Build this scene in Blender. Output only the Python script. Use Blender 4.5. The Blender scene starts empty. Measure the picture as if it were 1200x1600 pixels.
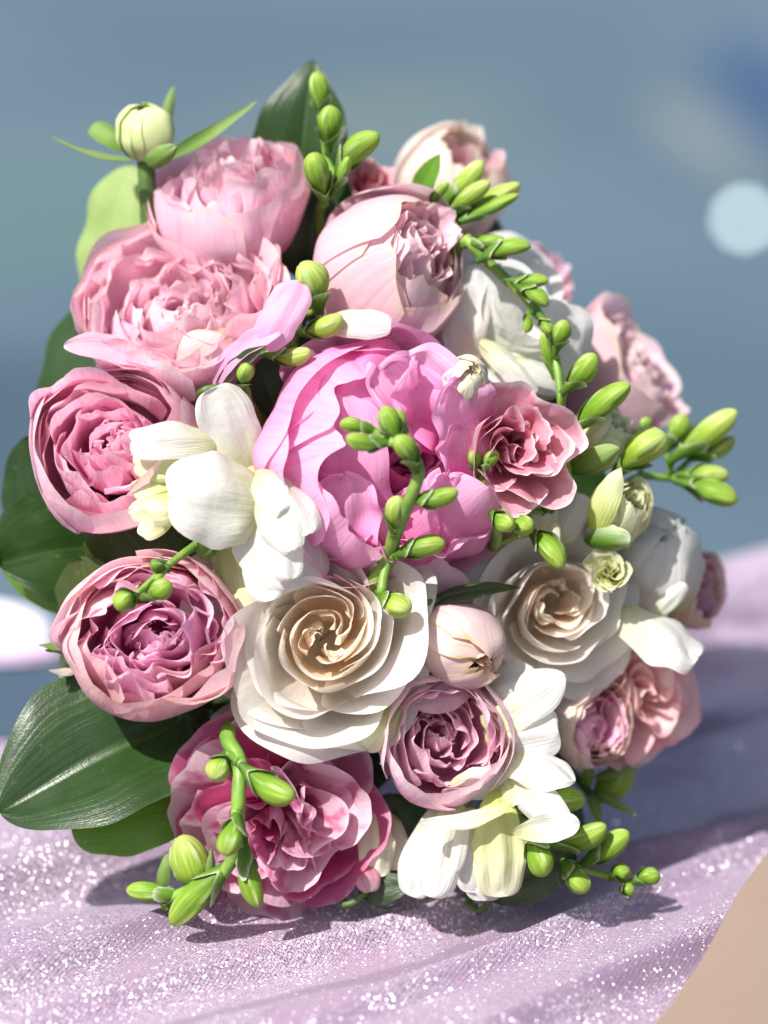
import bpy, math, random
import numpy as np
from mathutils import Vector, Matrix

# ------------------------------------------------------------------ camera, sky, sun, exposure
C = bpy.context.scene.collection
SC = bpy.context.scene
R_ = math.radians
PITCH = R_(15.0); DIST = 1.0; VIEWH = 0.33; TGT = Vector((0, 0, 0.122))
RIGHT = Vector((1, 0, 0)); FWD = Vector((0, math.cos(PITCH), -math.sin(PITCH))); UP = Vector((0, math.sin(PITCH), math.cos(PITCH)))
CAM = TGT - FWD * DIST
cam = bpy.data.cameras.new('camera'); camo = bpy.data.objects.new('camera', cam); C.objects.link(camo)
cam.sensor_fit = 'VERTICAL'; cam.sensor_height = 36; cam.lens = 36 * DIST / VIEWH
cam.clip_start = 0.05; cam.clip_end = 400
camo.location = CAM; camo.rotation_euler = FWD.to_track_quat('-Z', 'Y').to_euler()
cam.dof.use_dof = True; cam.dof.focus_distance = DIST - 0.012; cam.dof.aperture_fstop = 4.0; cam.dof.aperture_blades = 9
cam.dof.aperture_rotation = R_(12)
SC.camera = camo

SUN = Vector((-0.43, -0.50, 0.75)).normalized()
w = bpy.data.worlds.new("World"); SC.world = w; w.use_nodes = True
sky = w.node_tree.nodes.new('ShaderNodeTexSky'); sky.sky_type = 'NISHITA'; sky.sun_disc = False
sky.dust_density = 3.0; sky.sun_elevation = math.asin(SUN.z); sky.sun_rotation = math.atan2(SUN.x, SUN.y)
bgn = w.node_tree.nodes['Background']; bgn.inputs['Strength'].default_value = 0.085
w.node_tree.links.new(sky.outputs[0], bgn.inputs['Color'])
sl = bpy.data.lights.new('sun', 'SUN'); sl.energy = 4.9; sl.angle = R_(0.5); sl.color = (1.0, 0.97, 0.935)
slo = bpy.data.objects.new('sun', sl); C.objects.link(slo); slo.rotation_euler = (-SUN).to_track_quat('-Z', 'Y').to_euler()
slo.location = SUN * 3
vs = SC.view_settings; vs.view_transform = 'Standard'; vs.look = 'None'; vs.exposure = 0.53; vs.gamma = 1.0
SC.cycles.max_bounces = 10; SC.cycles.diffuse_bounces = 6; SC.cycles.glossy_bounces = 3; SC.cycles.transmission_bounces = 6
SC.cycles.caustics_reflective = False; SC.cycles.caustics_refractive = False
SC.cycles.use_denoising = True

# ------------------------------------------------------------------ helpers
PX = VIEWH / 1600.0
def cv(a, b, c):                       # a direction given as right, up, towards the camera
    return (RIGHT * a + UP * b - FWD * c).normalized()
def ray(px, py):
    return FWD * DIST + RIGHT * ((px - 600) * PX) + UP * ((800 - py) * PX)
def on_plane(px, py, z=0.0):
    r = ray(px, py); t = (z - CAM.z) / r.z
    return CAM + r * t
def dome(px, py):
    a = (px - 430) / 700.0; b = (py - 950) / 800.0
    d = 0.012 + (0.085 if px > 430 else 0.06) * a * a + 0.06 * b * b
    r = ray(px, py)
    if r.z < 0:
        t = (0.004 - CAM.z) / r.z
        d = min(d, (t - 1) * DIST - 0.004)
    return d
def P(px, py, d=None, off=0.0):        # a point of the bouquet: photograph position and depth behind the focus plane
    if d is None: d = dome(px, py)
    return CAM + ray(px, py) * ((DIST + d + off) / DIST)

class Warp:
    """A smooth bending of a whole bloom, so that no ring of petals stays a circle."""
    def __init__(s, rng, amt=1.0):
        s.t = []
        for a, f, n in ((.10, 1.7, 3), (.050, 3.6, 4), (.030, 8.0, 6)):
            for _ in range(n):
                k = Vector((rng.gauss(0, 1), rng.gauss(0, 1), rng.gauss(0, .6))).normalized() * f * rng.uniform(.7, 1.3)
                d = Vector((rng.gauss(0, 1), rng.gauss(0, 1), rng.gauss(0, .8))).normalized() * a * amt / math.sqrt(n) * 1.3
                s.t.append((k, d, rng.uniform(0, 6.28)))
    def __call__(s, x, y, z):
        g = np.clip(np.sqrt(x * x + y * y + z * z) * 1.6, 0, 1)
        ox = oy = oz = 0
        for k, d, p in s.t:
            q = np.sin(k.x * x + k.y * y + k.z * z + p) * g
            ox = ox + d.x * q; oy = oy + d.y * q; oz = oz + d.z * q
        return x + ox, y + oy, z + oz
WARP = [None]
class Wob:
    def __init__(s, rng, n=4, f=(1, 4)):
        s.f = [(rng.uniform(*f), rng.uniform(0, 6.283), rng.uniform(0, 6.283), rng.uniform(.5, 1)) for _ in range(n)]
        s.n = sum(k[3] for k in s.f)
    def __call__(s, x, y=0.0):
        return sum(a * np.sin(f * (x * math.cos(t) + y * math.sin(t)) * 3.0 + p) for f, p, t, a in s.f) / s.n * 1.3
    def one(s, x):
        return sum(a * np.sin(f * x * 3.0 + p) for f, p, t, a in s.f) / s.n * 1.3

def thing(name, label, cat, loc, rot=None, group=None):
    o = bpy.data.objects.new(name, None); C.objects.link(o)
    o.empty_display_size = 0.01
    o.matrix_world = Matrix.Translation(loc) @ (rot.to_4x4() if rot is not None else Matrix.Identity(4))
    o['label'] = label; o['category'] = cat
    if group: o['group'] = group
    return o
def root_matrix(o):
    return Matrix.LocRotScale(o.location, o.rotation_euler.to_quaternion() if o.rotation_mode != 'QUATERNION' else o.rotation_quaternion, None)

def link_mesh(name, verts, faces, mat, parent=None, uv=None, edge=None, inv=None):
    v = np.asarray(verts, float).reshape(-1, 3)
    if inv is not None:
        m = np.array(inv); v = v @ m[:3, :3].T + m[:3, 3]
    me = bpy.data.meshes.new(name)
    me.from_pydata(v.tolist(), [], faces)
    me.polygons.foreach_set('use_smooth', [True] * len(me.polygons))
    if uv is not None:
        l = me.uv_layers.new(name='UVMap')
        idx = np.empty(len(me.loops), int); me.loops.foreach_get('vertex_index', idx)
        l.data.foreach_set('uv', np.asarray(uv, np.float32).reshape(-1, 2)[idx].ravel())
    if edge is not None:
        a = me.attributes.new('edge', 'FLOAT', 'POINT'); a.data.foreach_set('value', np.asarray(edge, np.float32).ravel())
    me.materials.append(mat)
    o = bpy.data.objects.new(name, me); C.objects.link(o)
    if parent is not None: o.parent = parent
    return o
_fc = {}
def grid_faces(nv, nu, wrap=False):
    k = (nv, nu, wrap)
    if k not in _fc:
        f = []
        for j in range(nv - 1):
            for i in range(nu if wrap else nu - 1):
                i2 = (i + 1) % nu
                f.append((j * nu + i, j * nu + i2, (j + 1) * nu + i2, (j + 1) * nu + i))
        _fc[k] = f
    return _fc[k]

# ------------------------------------------------------------------ materials
def nt(name):
    m = bpy.data.materials.new(name); m.use_nodes = True
    t = m.node_tree; t.nodes.clear()
    return m, t, t.nodes, t.links
def node(N, typ, **kw):
    n = N.new(typ)
    for k, v in kw.items(): setattr(n, k, v)
    return n
def math_node(N, L, op, a, b=None, clamp=False):
    n = N.new('ShaderNodeMath'); n.operation = op; n.use_clamp = clamp
    for i, x in enumerate((a, b)):
        if x is None: continue
        if isinstance(x, (int, float)): n.inputs[i].default_value = x
        else: L.new(x, n.inputs[i])
    return n.outputs[0]
def mixc(N, L, fac, a, b, mode='MIX'):
    n = N.new('ShaderNodeMix'); n.data_type = 'RGBA'; n.blend_type = mode; n.clamp_factor = True
    if isinstance(fac, (int, float)): n.inputs[0].default_value = fac
    else: L.new(fac, n.inputs[0])
    for k, x in ((6, a), (7, b)):
        if isinstance(x, tuple): n.inputs[k].default_value = (*x, 1)
        else: L.new(x, n.inputs[k])
    return n.outputs[2]
def rng_node(N, L, x, lo, hi):
    n = N.new('ShaderNodeMapRange'); n.clamp = True; n.interpolation_type = 'SMOOTHSTEP'
    L.new(x, n.inputs[0]); n.inputs[1].default_value = lo; n.inputs[2].default_value = hi
    return n.outputs[0]

def petal_mat(name, base, mid, tip, edge, edge_at=.9, edge_amt=.8, back=None, blotch=None, blotch_amt=0., trans=.48, rough=.5, vein=.14, bump=.55, spec=.28, fine=26., bd=.0008):
    m, t, N, L = nt(name)
    uv = N.new('ShaderNodeUVMap'); uv.uv_map = 'UVMap'
    sp = N.new('ShaderNodeSeparateXYZ'); L.new(uv.outputs[0], sp.inputs[0])
    at = node(N, 'ShaderNodeAttribute', attribute_name='edge')
    oi = N.new('ShaderNodeObjectInfo')
    ramp = N.new('ShaderNodeValToRGB'); cr = ramp.color_ramp
    cr.elements[0].position = .05; cr.elements[0].color = (*base, 1)
    cr.elements[1].position = .95; cr.elements[1].color = (*tip, 1)
    e = cr.elements.new(.5); e.color = (*mid, 1)
    L.new(sp.outputs[1], ramp.inputs[0])
    # streaks along the petal
    mp = N.new('ShaderNodeCombineXYZ')
    L.new(math_node(N, L, 'MULTIPLY', sp.outputs[0], fine), mp.inputs[0]); L.new(math_node(N, L, 'MULTIPLY', sp.outputs[1], 2.2), mp.inputs[1])
    L.new(math_node(N, L, 'MULTIPLY', oi.outputs['Random'], 37.), mp.inputs[2])
    vn = N.new('ShaderNodeTexNoise'); vn.inputs['Scale'].default_value = 1.0; vn.inputs['Detail'].default_value = 4; L.new(mp.outputs[0], vn.inputs['Vector'])
    tc = N.new('ShaderNodeTexCoord')
    bn = N.new('ShaderNodeTexNoise'); bn.inputs['Scale'].default_value = 160; bn.inputs['Detail'].default_value = 5; L.new(tc.outputs['Object'], bn.inputs['Vector'])
    col = ramp.outputs[0]
    vf = math_node(N, L, 'MULTIPLY', rng_node(N, L, vn.outputs[0], .42, .68), vein * 2)
    col = mixc(N, L, vf, col, base)
    if back is not None:
        geo = N.new('ShaderNodeNewGeometry')
        col = mixc(N, L, math_node(N, L, 'MULTIPLY', geo.outputs['Backfacing'], math_node(N, L, 'MULTIPLY', rng_node(N, L, sp.outputs[1], .05, .75), .9)), col, back)
    if blotch is not None:
        cmb = N.new('ShaderNodeCombineXYZ'); L.new(math_node(N, L, 'MULTIPLY', sp.outputs[0], 3.5), cmb.inputs[0]); L.new(math_node(N, L, 'MULTIPLY', sp.outputs[1], 1.4), cmb.inputs[1])
        L.new(math_node(N, L, 'MULTIPLY', oi.outputs['Random'], 91.), cmb.inputs[2])
        b2 = N.new('ShaderNodeTexNoise'); b2.inputs['Scale'].default_value = 1.5; b2.inputs['Detail'].default_value = 4; L.new(cmb.outputs[0], b2.inputs['Vector'])
        col = mixc(N, L, math_node(N, L, 'MULTIPLY', rng_node(N, L, b2.outputs[0], .46, .62), blotch_amt), col, blotch)
    # edge: thin discoloured margin, uneven
    ee = math_node(N, L, 'ADD', at.outputs['Fac'], math_node(N, L, 'MULTIPLY', math_node(N, L, 'SUBTRACT', bn.outputs[0], .5), .22))
    col = mixc(N, L, math_node(N, L, 'MULTIPLY', rng_node(N, L, ee, edge_at, min(edge_at + .12, 1.04)), edge_amt), col, edge)
    # small hue changes from petal to petal
    hs = N.new('ShaderNodeHueSaturation')
    L.new(math_node(N, L, 'ADD', math_node(N, L, 'MULTIPLY', oi.outputs['Random'], .016), .492), hs.inputs['Hue'])
    L.new(math_node(N, L, 'ADD', math_node(N, L, 'MULTIPLY', oi.outputs['Random'], .14), 1.0), hs.inputs['Saturation'])
    L.new(col, hs.inputs['Color'])
    col = hs.outputs[0]
    bp = N.new('ShaderNodeBump'); bp.inputs['Strength'].default_value = bump; bp.inputs['Distance'].default_value = bd
    hsum = math_node(N, L, 'ADD', math_node(N, L, 'MULTIPLY', vn.outputs[0], .55), math_node(N, L, 'MULTIPLY', bn.outputs[0], .8))
    L.new(hsum, bp.inputs['Height'])
    pr = N.new('ShaderNodeBsdfPrincipled'); L.new(col, pr.inputs['Base Color']); pr.inputs['Roughness'].default_value = rough
    pr.inputs['Specular IOR Level'].default_value = spec; L.new(bp.outputs[0], pr.inputs['Normal'])
    tr = N.new('ShaderNodeBsdfTranslucent'); L.new(bp.outputs[0], tr.inputs['Normal'])
    L.new(mixc(N, L, 1.0, col, col, 'MULTIPLY') if False else col, tr.inputs['Color'])
    mx = N.new('ShaderNodeMixShader'); mx.inputs[0].default_value = trans
    L.new(pr.outputs[0], mx.inputs[1]); L.new(tr.outputs[0], mx.inputs[2])
    out = N.new('ShaderNodeOutputMaterial'); L.new(mx.outputs[0], out.inputs[0])
    return m

def leaf_mat(name, dark, light, rib, trans=.18, rough=.32, back=None, lines=22.):
    m, t, N, L = nt(name)
    uv = N.new('ShaderNodeUVMap'); uv.uv_map = 'UVMap'
    sp = N.new('ShaderNodeSeparateXYZ'); L.new(uv.outputs[0], sp.inputs[0])
    at = node(N, 'ShaderNodeAttribute', attribute_name='edge')
    oi = N.new('ShaderNodeObjectInfo'); tc = N.new('ShaderNodeTexCoord')
    ax = math_node(N, L, 'ABSOLUTE', math_node(N, L, 'SUBTRACT', sp.outputs[0], .5))
    cmb = N.new('ShaderNodeCombineXYZ'); L.new(math_node(N, L, 'MULTIPLY', ax, lines), cmb.inputs[0]); L.new(math_node(N, L, 'MULTIPLY', sp.outputs[1], 1.0), cmb.inputs[1])
    L.new(math_node(N, L, 'MULTIPLY', oi.outputs['Random'], 50.), cmb.inputs[2])
    vn = N.new('ShaderNodeTexNoise'); vn.inputs['Scale'].default_value = 1.6; vn.inputs['Detail'].default_value = 3; L.new(cmb.outputs[0], vn.inputs['Vector'])
    bn = N.new('ShaderNodeTexNoise'); bn.inputs['Scale'].default_value = 90; bn.inputs['Detail'].default_value = 6; L.new(tc.outputs['Object'], bn.inputs['Vector'])
    fn = N.new('ShaderNodeTexNoise'); fn.inputs['Scale'].default_value = 1400; fn.inputs['Detail'].default_value = 2; L.new(tc.outputs['Object'], fn.inputs['Vector'])
    f = math_node(N, L, 'ADD', math_node(N, L, 'MULTIPLY', vn.outputs[0], .5), math_node(N, L, 'MULTIPLY', bn.outputs[0], .5))
    col = mixc(N, L, rng_node(N, L, f, .30, .70), dark, light)
    col = mixc(N, L, math_node(N, L, 'MULTIPLY', math_node(N, L, 'SUBTRACT', 1.0, rng_node(N, L, ax, .003, .016)), .40), col, rib)
    col = mixc(N, L, math_node(N, L, 'MULTIPLY', rng_node(N, L, at.outputs['Fac'], .965, 1.0), .6), col, rib)
    if back is not None:
        geo = N.new('ShaderNodeNewGeometry'); col = mixc(N, L, math_node(N, L, 'MULTIPLY', geo.outputs['Backfacing'], .9), col, back)
    sn = N.new('ShaderNodeTexNoise'); sn.inputs['Scale'].default_value = 230; sn.inputs['Detail'].default_value = 3; L.new(tc.outputs['Object'], sn.inputs['Vector'])
    col = mixc(N, L, math_node(N, L, 'MULTIPLY', rng_node(N, L, sn.outputs[0], .66, .74), .6), col, rib)
    bp = N.new('ShaderNodeBump'); bp.inputs['Strength'].default_value = .5; bp.inputs['Distance'].default_value = .0007
    hh = math_node(N, L, 'ADD', math_node(N, L, 'MULTIPLY', vn.outputs[0], .8), math_node(N, L, 'ADD', math_node(N, L, 'MULTIPLY', fn.outputs[0], .25), bn.outputs[0]))
    L.new(hh, bp.inputs['Height'])
    pr = N.new('ShaderNodeBsdfPrincipled'); L.new(col, pr.inputs['Base Color']); pr.inputs['Roughness'].default_value = rough
    pr.inputs['Specular IOR Level'].default_value = .5; L.new(bp.outputs[0], pr.inputs['Normal'])
    tr = N.new('ShaderNodeBsdfTranslucent'); L.new(mixc(N, L, .6, col, (.30, .55, .05)), tr.inputs['Color'])
    mx = N.new('ShaderNodeMixShader'); mx.inputs[0].default_value = trans
    L.new(pr.outputs[0], mx.inputs[1]); L.new(tr.outputs[0], mx.inputs[2])
    out = N.new('ShaderNodeOutputMaterial'); L.new(mx.outputs[0], out.inputs[0])
    return m

def bud_mat(name, base, mid, tip, seam, trans=.22, rough=.46):
    m, t, N, L = nt(name)
    uv = N.new('ShaderNodeUVMap'); uv.uv_map = 'UVMap'
    sp = N.new('ShaderNodeSeparateXYZ'); L.new(uv.outputs[0], sp.inputs[0])
    at = node(N, 'ShaderNodeAttribute', attribute_name='edge'); tc = N.new('ShaderNodeTexCoord')
    ramp = N.new('ShaderNodeValToRGB'); cr = ramp.color_ramp
    cr.elements[0].position = .1; cr.elements[0].color = (*base, 1); cr.elements[1].position = .97; cr.elements[1].color = (*tip, 1)
    e = cr.elements.new(.55); e.color = (*mid, 1)
    bn = N.new('ShaderNodeTexNoise'); bn.inputs['Scale'].default_value = 220; bn.inputs['Detail'].default_value = 4; L.new(tc.outputs['Object'], bn.inputs['Vector'])
    cmb = N.new('ShaderNodeCombineXYZ'); L.new(math_node(N, L, 'MULTIPLY', sp.outputs[0], 40.), cmb.inputs[0]); L.new(math_node(N, L, 'MULTIPLY', sp.outputs[1], 2.), cmb.inputs[1])
    vn = N.new('ShaderNodeTexNoise'); vn.inputs['Scale'].default_value = 1.; L.new(cmb.outputs[0], vn.inputs['Vector'])
    L.new(math_node(N, L, 'ADD', sp.outputs[1], math_node(N, L, 'MULTIPLY', math_node(N, L, 'SUBTRACT', bn.outputs[0], .5), .35)), ramp.inputs[0])
    col = mixc(N, L, math_node(N, L, 'MULTIPLY', at.outputs['Fac'], .9), ramp.outputs[0], seam)
    col = mixc(N, L, math_node(N, L, 'MULTIPLY', rng_node(N, L, vn.outputs[0], .38, .66), .5), col, base)
    bp = N.new('ShaderNodeBump'); bp.inputs['Strength'].default_value = .25; bp.inputs['Distance'].default_value = .0004
    L.new(math_node(N, L, 'ADD', vn.outputs[0], bn.outputs[0]), bp.inputs['Height'])
    pr = N.new('ShaderNodeBsdfPrincipled'); L.new(col, pr.inputs['Base Color']); pr.inputs['Roughness'].default_value = rough; L.new(bp.outputs[0], pr.inputs['Normal'])
    pr.inputs['Specular IOR Level'].default_value = .25
    tr = N.new('ShaderNodeBsdfTranslucent'); L.new(col, tr.inputs['Color'])
    mx = N.new('ShaderNodeMixShader'); mx.inputs[0].default_value = trans
    L.new(pr.outputs[0], mx.inputs[1]); L.new(tr.outputs[0], mx.inputs[2])
    out = N.new('ShaderNodeOutputMaterial'); L.new(mx.outputs[0], out.inputs[0])
    return m

def plain_mat(name, a, b, scale=60, rough=.7, bump=.3, dist=.001, metal=0.):
    m, t, N, L = nt(name); tc = N.new('ShaderNodeTexCoord')
    bn = N.new('ShaderNodeTexNoise'); bn.inputs['Scale'].default_value = scale; bn.inputs['Detail'].default_value = 5; L.new(tc.outputs['Object'], bn.inputs['Vector'])
    pr = N.new('ShaderNodeBsdfPrincipled'); L.new(mixc(N, L, rng_node(N, L, bn.outputs[0], .35, .65), a, b), pr.inputs['Base Color'])
    pr.inputs['Roughness'].default_value = rough; pr.inputs['Metallic'].default_value = metal
    bp = N.new('ShaderNodeBump'); bp.inputs['Strength'].default_value = bump; bp.inputs['Distance'].default_value = dist; L.new(bn.outputs[0], bp.inputs['Height']); L.new(bp.outputs[0], pr.inputs['Normal'])
    out = N.new('ShaderNodeOutputMaterial'); L.new(pr.outputs[0], out.inputs[0])
    return m

M = {}
BROWN = (.62, .42, .26)
M['pink'] = petal_mat('pink_petal', (.84, .42, .60), (.91, .62, .73), (.92, .73, .80), (.90, .77, .68), .93, .7, back=(.93, .68, .77))
M['pink_in'] = petal_mat('pink_inner_petal', (.84, .24, .48), (.93, .52, .69), (.94, .68, .79), (.94, .80, .84), .93, .6)
M['salmon'] = petal_mat('salmon_pink_petal', (.87, .42, .57), (.91, .62, .73), (.93, .76, .82), (.86, .70, .56), .92, .75, back=(.92, .69, .78))
M['mauve'] = petal_mat('mauve_petal', (.88, .32, .60), (.94, .57, .75), (.94, .72, .83), (.94, .80, .86), .93, .6)
M['mauve_out'] = petal_mat('mauve_outer_petal', (.84, .48, .60), (.89, .66, .70), (.90, .72, .73), (.84, .70, .56), .93, .7, back=(.88, .60, .69))
M['blush'] = petal_mat('blush_petal', (.82, .50, .60), (.85, .62, .69), (.86, .69, .73), (.84, .72, .54), .93, .8, back=(.92, .66, .74))
M['blush_pale'] = petal_mat('pale_blush_petal', (.86, .68, .62), (.89, .79, .75), (.89, .81, .76), (.82, .68, .44), .93, .7)
M['lilac_rose'] = petal_mat('lilac_rose_petal', (.84, .44, .66), (.91, .66, .78), (.92, .78, .84), (.89, .80, .72), .92, .9, back=(.84, .58, .69))
M['peony'] = petal_mat('peony_petal', (.86, .27, .55), (.91, .46, .71), (.92, .58, .78), (.93, .68, .83), .95, .5, back=(.89, .46, .69), vein=.14, bump=.6, fine=34.)
M['peony_in'] = petal_mat('peony_inner_petal', (.80, .13, .46), (.92, .43, .70), (.93, .62, .80), (.92, .68, .81), .93, .6, back=(.92, .46, .73))
M['white'] = petal_mat('white_petal', (.66, .68, .38), (.79, .795, .74), (.81, .81, .80), (.79, .785, .73), .95, .4, trans=.46, vein=.09, rough=.5, bump=.7, fine=22., bd=.0013)
M['cream'] = petal_mat('cream_petal', (.88, .77, .62), (.87, .83, .765), (.865, .845, .80), (.86, .83, .77), .95, .4, trans=.50, vein=.06, bump=.5)
M['peach'] = petal_mat('peach_petal', (.94, .74, .55), (.94, .84, .71), (.92, .86, .78), (.90, .83, .74), .93, .6, trans=.52, vein=.05, bump=.4)
M['creamgreen'] = petal_mat('greenish_cream_petal', (.54, .62, .16), (.74, .78, .42), (.82, .82, .62), (.84, .84, .70), .93, .6, trans=.40, vein=.12, bump=.8)
M['dusty'] = petal_mat('dusty_pink_petal', (.72, .52, .54), (.82, .67, .66), (.84, .71, .67), (.70, .54, .26), .90, .8, back=(.80, .62, .63))
M['lis'] = petal_mat('lisianthus_petal', (.45, .03, .09), (.66, .24, .33), (.88, .62, .68), (.93, .87, .88), .91, .9, back=(.82, .44, .53), blotch=(.66, .18, .28), blotch_amt=.45)
M['lis_pink'] = petal_mat('pink_lisianthus_petal', (.80, .34, .40), (.89, .60, .61), (.91, .72, .70), (.82, .36, .42), .95, .6, back=(.89, .58, .59), blotch=(.90, .78, .75), blotch_amt=.6)
M['eust'] = petal_mat('variegated_petal', (.44, .04, .17), (.68, .25, .42), (.83, .50, .63), (.92, .80, .86), .93, .7, back=(.92, .69, .78), blotch=(.52, .09, .25), blotch_amt=.72, vein=.14)
M['eust_dark'] = petal_mat('crimson_petal', (.44, .05, .15), (.58, .14, .28), (.72, .30, .44), (.86, .60, .68), .93, .6, back=(.60, .14, .29), vein=.1)
M['red'] = petal_mat('red_petal', (.62, .09, .15), (.80, .26, .32), (.88, .52, .53), (.86, .55, .54), .95, .4)
M['lilac_fold'] = petal_mat('lilac_fold_petal', (.80, .40, .64), (.86, .54, .73), (.88, .60, .77), (.80, .46, .66), .95, .5)
M['leaf'] = leaf_mat('dark_leaf', (.012, .034, .007), (.024, .058, .012), (.07, .12, .035), trans=.08, rough=.32)
M['leaf_olive'] = leaf_mat('olive_leaf', (.036, .056, .010), (.060, .084, .014), (.14, .18, .05), trans=.15, rough=.5)
M['leaf_light'] = leaf_mat('light_leaf', (.10, .26, .022), (.17, .37, .04), (.26, .46, .10), trans=.3, rough=.4)
M['leaf_pale'] = leaf_mat('pale_leaf', (.27, .38, .11), (.36, .47, .17), (.42, .52, .24), trans=.25, rough=.45, lines=30.)
M['stem'] = plain_mat('stem_green', (.12, .24, .03), (.20, .34, .05), 130, .45)
M['stem_dark'] = plain_mat('stem_dark_green', (.05, .10, .02), (.09, .16, .03), 130, .5)
M['bud'] = bud_mat('freesia_bud', (.075, .17, .014), (.20, .37, .028), (.40, .55, .085), (.62, .72, .38))
M['bud_yellow'] = bud_mat('yellow_green_bud', (.12, .25, .02), (.34, .48, .055), (.56, .65, .19), (.74, .80, .50))
M['calyx'] = bud_mat('calyx', (.06, .14, .014), (.10, .22, .02), (.18, .32, .05), (.66, .68, .50))
M['peonybud'] = petal_mat('green_bud_petal', (.42, .52, .16), (.62, .70, .34), (.66, .73, .40), (.36, .46, .10), .95, .6, trans=.2, vein=.02, bump=.2)
M['sepal'] = petal_mat('sepal', (.12, .21, .05), (.19, .29, .08), (.27, .37, .14), (.62, .68, .45), .93, .6, trans=.2, vein=.15, back=(.30, .40, .16))
M['ranbud'] = petal_mat('cream_bud_petal', (.62, .58, .38), (.76, .72, .54), (.80, .76, .60), (.40, .24, .14), .93, .8, trans=.2)

# ------------------------------------------------------------------ builders
BIND = P(640, 900, 0.20)
def tube(name, pts, r0, r1, mat, parent, inv, n=10, seg=18):
    pts = [Vector(p) for p in pts]
    # Catmull-Rom through the points
    q = [pts[0] * 2 - pts[1]] + pts + [pts[-1] * 2 - pts[-2]]
    path = []
    per = max(2, seg // (len(pts) - 1))
    for i in range(1, len(q) - 2):
        for k in range(per):
            t = k / per
            a, b, c, d = q[i - 1], q[i], q[i + 1], q[i + 2]
            path.append(.5 * ((2 * b) + (c - a) * t + (2 * a - 5 * b + 4 * c - d) * t * t + (3 * b - a - 3 * c + d) * t ** 3))
    path.append(pts[-1])
    m = len(path); V = []
    ref = Vector((.31, .77, .55)); tan0 = (path[1] - path[0]).normalized(); nrm = tan0.cross(ref).normalized()
    for i, p in enumerate(path):
        tg = (path[min(i + 1, m - 1)] - path[max(i - 1, 0)]).normalized()
        nrm = (nrm - tg * nrm.dot(tg)).normalized(); bi = tg.cross(nrm)
        r = r0 + (r1 - r0) * i / (m - 1)
        for k in range(n):
            a = 2 * math.pi * k / n
            V.append(p + (nrm * math.cos(a) + bi * math.sin(a)) * r)
    F = list(grid_faces(m, n, True)); F.append(tuple(range(n))[::-1]); F.append(tuple((m - 1) * n + k for k in range(n)))
    return link_mesh(name, [tuple(v) for v in V], F, mat, parent, inv=inv)

def rose_petal(parent, mat, rng, R, th0=0., W=.9, rho0=.0, z0=0., phi0=5, phi1=110, p=1., L=1.8, lip=0., lips=.78, tip=.22, ruf=.0, rf=2., sp=.04, tilt=0., crum=.012, zs=1., nu=19, nv=17, notch=.04, ew=.04, wmin=.6, name='petal', cx=0., cy=0., wpow=1., nib=0., tp=2.4):
    u = np.linspace(-1, 1, nu)[None, :]; v = (np.linspace(0, 1, nv) ** .9)[:, None]
    we = Wob(rng, 4, (.6, 2.6)); wr = Wob(rng, 3, (.35 * rf, .9 * rf)); wc = Wob(rng, 5, (.6, 2.4)); w2 = Wob(rng, 3, (4, 9))
    s = v * (1 - tip * np.abs(u) ** tp + ew * we.one(u) - notch * np.exp(-((u - rng.uniform(-.15, .15)) / .16) ** 2) + nib * w2.one(u))
    # profile
    ns = 120; ss = np.linspace(0, 1.25, ns); ph = np.radians(phi0 + (phi1 - phi0) * np.clip(ss, 0, 1.25) ** p)
    ph = ph - np.radians(lip) * np.clip((ss - lips) / (1 - lips), 0, 1.3) ** 1.5
    ds = ss[1] - ss[0]
    rr = np.concatenate([[0], np.cumsum(np.cos(ph[:-1]) * ds)]) * L + rho0
    zz = (np.concatenate([[0], np.cumsum(np.sin(ph[:-1]) * ds)]) * L) * zs + z0
    rho = np.interp(s, ss, rr); z = np.interp(s, ss, zz); phi = np.interp(s, ss, ph)
    d = sp * u * np.clip(v * 2, 0, 1) + ruf * v ** 2 * wr.one(u + .25 * v) * (0.35 + .65 * np.abs(u) ** .5 if ruf < .1 else 1.0) + crum * wc(u * 1.2, v * 1.4) * np.clip(v * 3, 0, 1)
    rho = rho + d * np.sin(phi); z = z - d * np.cos(phi)
    wd = W * (wmin + (1 - wmin) * np.sin(np.pi / 2 * np.clip(v / .6, 0, 1)) ** wpow)
    th = u * wd
    x = rho * np.cos(th); y = rho * np.sin(th)
    if tilt:
        a = -tilt; bx = rho0; bz = z0
        x, z = bx + (x - bx) * math.cos(a) - (z - bz) * math.sin(a), bz + (x - bx) * math.sin(a) + (z - bz) * math.cos(a)
        # a>0 leans in, tilt>0 leans out
    c_, s_ = math.cos(th0), math.sin(th0)
    X = x * c_ - y * s_ + cx; Y = x * s_ + y * c_ + cy; Z = z + 0 * X
    if WARP[0] is not None: X, Y, Z = WARP[0](X, Y, Z)
    X = X * R; Y = Y * R; Z = Z * R
    V = np.stack(np.broadcast_arrays(X, Y, Z), -1)
    ed = np.maximum(np.abs(u) ** 4 * np.clip(v * 2.2 - .3, 0, 1), np.broadcast_to(v, V.shape[:2]))
    uvv = np.stack(np.broadcast_arrays(u * .5 + .5, v), -1)
    return link_mesh(name, V, grid_faces(nv, nu), mat, parent, uv=uvv, edge=ed)

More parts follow.
